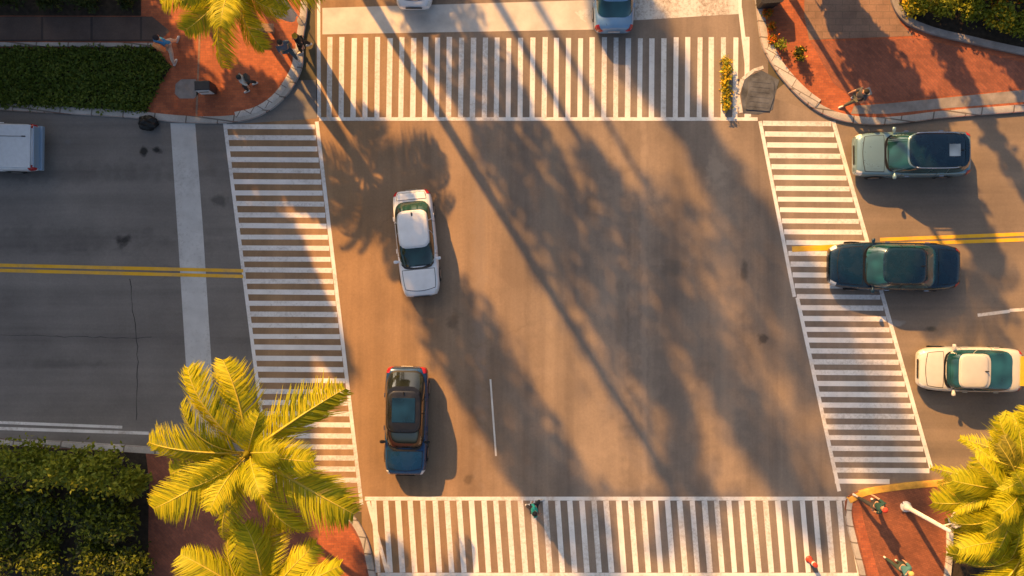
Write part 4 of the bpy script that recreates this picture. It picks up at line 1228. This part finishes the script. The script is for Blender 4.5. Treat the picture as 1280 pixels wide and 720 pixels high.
# ------------------------------------------------------------------ beyond the frame: what throws the long shadows
def block(name, x0, y0, x1, y1, h, label):
    ax, ay = W(x0, y1); bx, by = W(x1, y0)
    root = empty(name, ((ax + bx) / 2, (ay + by) / 2, KH)); tag(root, label, 'building')
    w, d = bx - ax, by - ay
    mb = MB(); mb.box((0, 0, h / 2), (w, d, h)); mb.build('wall', M['render_wall'], root)
    mb = MB(); mb.box((0, 0, h + .12), (w + .5, d + .5, .24)); mb.build('roof', M['concrete'], root)
    proto = None
    for f in range(max(1, int(h // 3.2))):
        for i in range(5):
            if proto is None:
                mb = MB(); mb.box((0, 0, 0), (1.3, .06, 1.5)); proto = o = mb.build('window', M['window_glass'], root)
            else:
                o = proto.copy(); col.objects.link(o); o.parent = root
            o.location = (w / 2 - 2.0 - i * 3.2, -d / 2 - .02, 1.8 + f * 3.1)
    return root
block('apartment_building', -1500, -450, -137, -150, 21.5, 'cream apartment block beyond the upper left corner of the frame')

def slim_tree(px, z0, z1, r, n, label, seed, leaf=.38, pw=.6):
    """tall narrow tree: crown from z0 to z1, greatest radius r"""
    x, y = W(*px)
    root = empty('slender_tree', (x, y, KH)); tag(root, label, 'tree', 'street trees beyond the top of the frame')
    rs = np.random.RandomState(seed)
    t = rs.uniform(0, 1, n); a = rs.uniform(0, 2 * np.pi, n)
    lobes = 1 + .20 * np.sin(3 * a + 5 * t + seed) + .22 * np.sin(2 * a - 7 * t + 2 * seed) + .10 * np.sin(5 * a - 23 * t)
    rad = r * np.sin(np.pi * np.clip(t * .93 + .05, 0, 1)) ** pw * lobes * np.sqrt(rs.uniform(.08, 1, n))
    p = np.stack([rad * np.cos(a), rad * np.sin(a), z0 + (z1 - z0) * t], 1)
    link_mesh('crown', leaf_cloud('crown', p, leaf, [M['leaf_tree']], seed, .25), root)
    mb = MB(); mb.tube([(0, 0, -.05), (.04, .03, z1 * .4), (-.03, .03, z1 * .7), (0, 0, z1 * .97)], [.24, .18, .1, .03], 8)
    for k in range(7):
        q = k * 2.4 + seed; zz = z0 + (z1 - z0) * (.1 + .11 * k)
        mb.tube([(0, 0, zz), (r * .3 * math.cos(q), r * .3 * math.sin(q), zz + .5), (r * .6 * math.cos(q), r * .6 * math.sin(q), zz + 1.3)], [.07, .045, .015], 6)
    mb.build('trunk', M['bark'], root, smooth=True)
    return root
def reach(y_base, y):
    """height whose shadow falls at photo row y from a foot on row y_base"""
    return (y - y_base) / .857 / (S / math.tan(R(EL)))
TREES = [((44, -180), .6, reach(-180, 460), 1.6, 9000, 'slim tree beside the apartment block'),
         ((345, -330), .8, reach(-330, 520), 1.8, 6000, 'dense slender tree left of the upper road, added to cast a shade band'),  # unseen tree added for a straight-edged band of shade
         ((372, -660), reach(-660, -60), reach(-660, 190), 1.25, 3600, 'slender tree farther up the road'),
         ((355, -690), reach(-690, 170), reach(-690, 640), 1.8, 3400, 'tallest slender tree far up the road'),
         ((226, -163), reach(-163, 330), reach(-163, 720), 1.8, 4200, 'slender tree behind the upper left garden bed'),
         ((366, -420), reach(-420, 180), reach(-420, 680), 1.2, 2600, 'thin slender tree halfway up the road'),
         ((290, -345), reach(-345, 170), reach(-345, 660), 1.5, 900, 'loose airy tree added for thin shade, back from the upper road'),  # this and the next airy tree are added to dim the crossing
         ((325, -570), reach(-570, 230), reach(-570, 650), 2.3, 1200, 'loose airy tree added for thin shade, far back from the upper road'),
         ((180, -100), reach(-100, 105), reach(-100, 245), 1.6, 4200, 'small tree just above the upper left garden bed'),
         ((1000, -75), .8, reach(-75, 330), 1.1, 5200, 'slender tree behind the upper right plaza'),
         ((1190, -110), .5, reach(-110, 150), 2.2, 6000, 'broad tree behind the upper right flower bed'),
         ((1062, -130), .5, reach(-130, 330), .35, 1200, 'very thin cypress behind the upper right plaza')]
for i, (p, z0, z1, r, n, lab) in enumerate(TREES):
    slim_tree(p, z0, z1, r, n, lab + ', out of frame', 100 + i)
palm((370, -150), (380, -160), reach(-150, 600), 'very tall palm left of the upper road, out of frame', 'palm trees beyond the top of the frame', [], 130, .27, meshes=FD, extra=16)
palm((965, -40), (968, -44), reach(-40, 330), 'small palm at the kerb right of the upper road, out of frame', 'palm trees beyond the top of the frame', [], 132, .14, meshes=FD, extra=12)

# ------------------------------------------------------------------ light, sky, camera
d = Vector((.515, -.857, 0)).normalized() * math.cos(R(EL)) + Vector((0, 0, -math.sin(R(EL))))
sun = bpy.data.lights.new('sun', 'SUN')
sun.energy = 5.0; sun.angle = R(.7); sun.color = (1.95, .98, .27)
so = bpy.data.objects.new('sun', sun); col.objects.link(so)
so.rotation_euler = d.to_track_quat('-Z', 'Y').to_euler()
w = bpy.data.worlds.new('World'); scene.world = w; w.use_nodes = True
nt = w.node_tree
bg = nt.nodes['Background']
sky = nt.nodes.new('ShaderNodeTexSky'); sky.sky_type = 'NISHITA'; sky.sun_disc = False
sky.sun_elevation = R(EL); sky.sun_rotation = R(-31); sky.air_density = 1.0; sky.dust_density = 4.0; sky.ozone_density = .3
nt.links.new(sky.outputs[0], bg.inputs[0]); bg.inputs[1].default_value = .14

cam = bpy.data.cameras.new('camera'); cam.sensor_width = 36; cam.lens = 36 * H / (1280 / S); cam.clip_end = 2000
co = bpy.data.objects.new('camera', cam); col.objects.link(co); co.location = (0, 0, H); co.rotation_euler = (0, 0, 0)
scene.camera = co
scene.view_settings.view_transform = 'Standard'; scene.view_settings.look = 'None'; scene.view_settings.exposure = 0
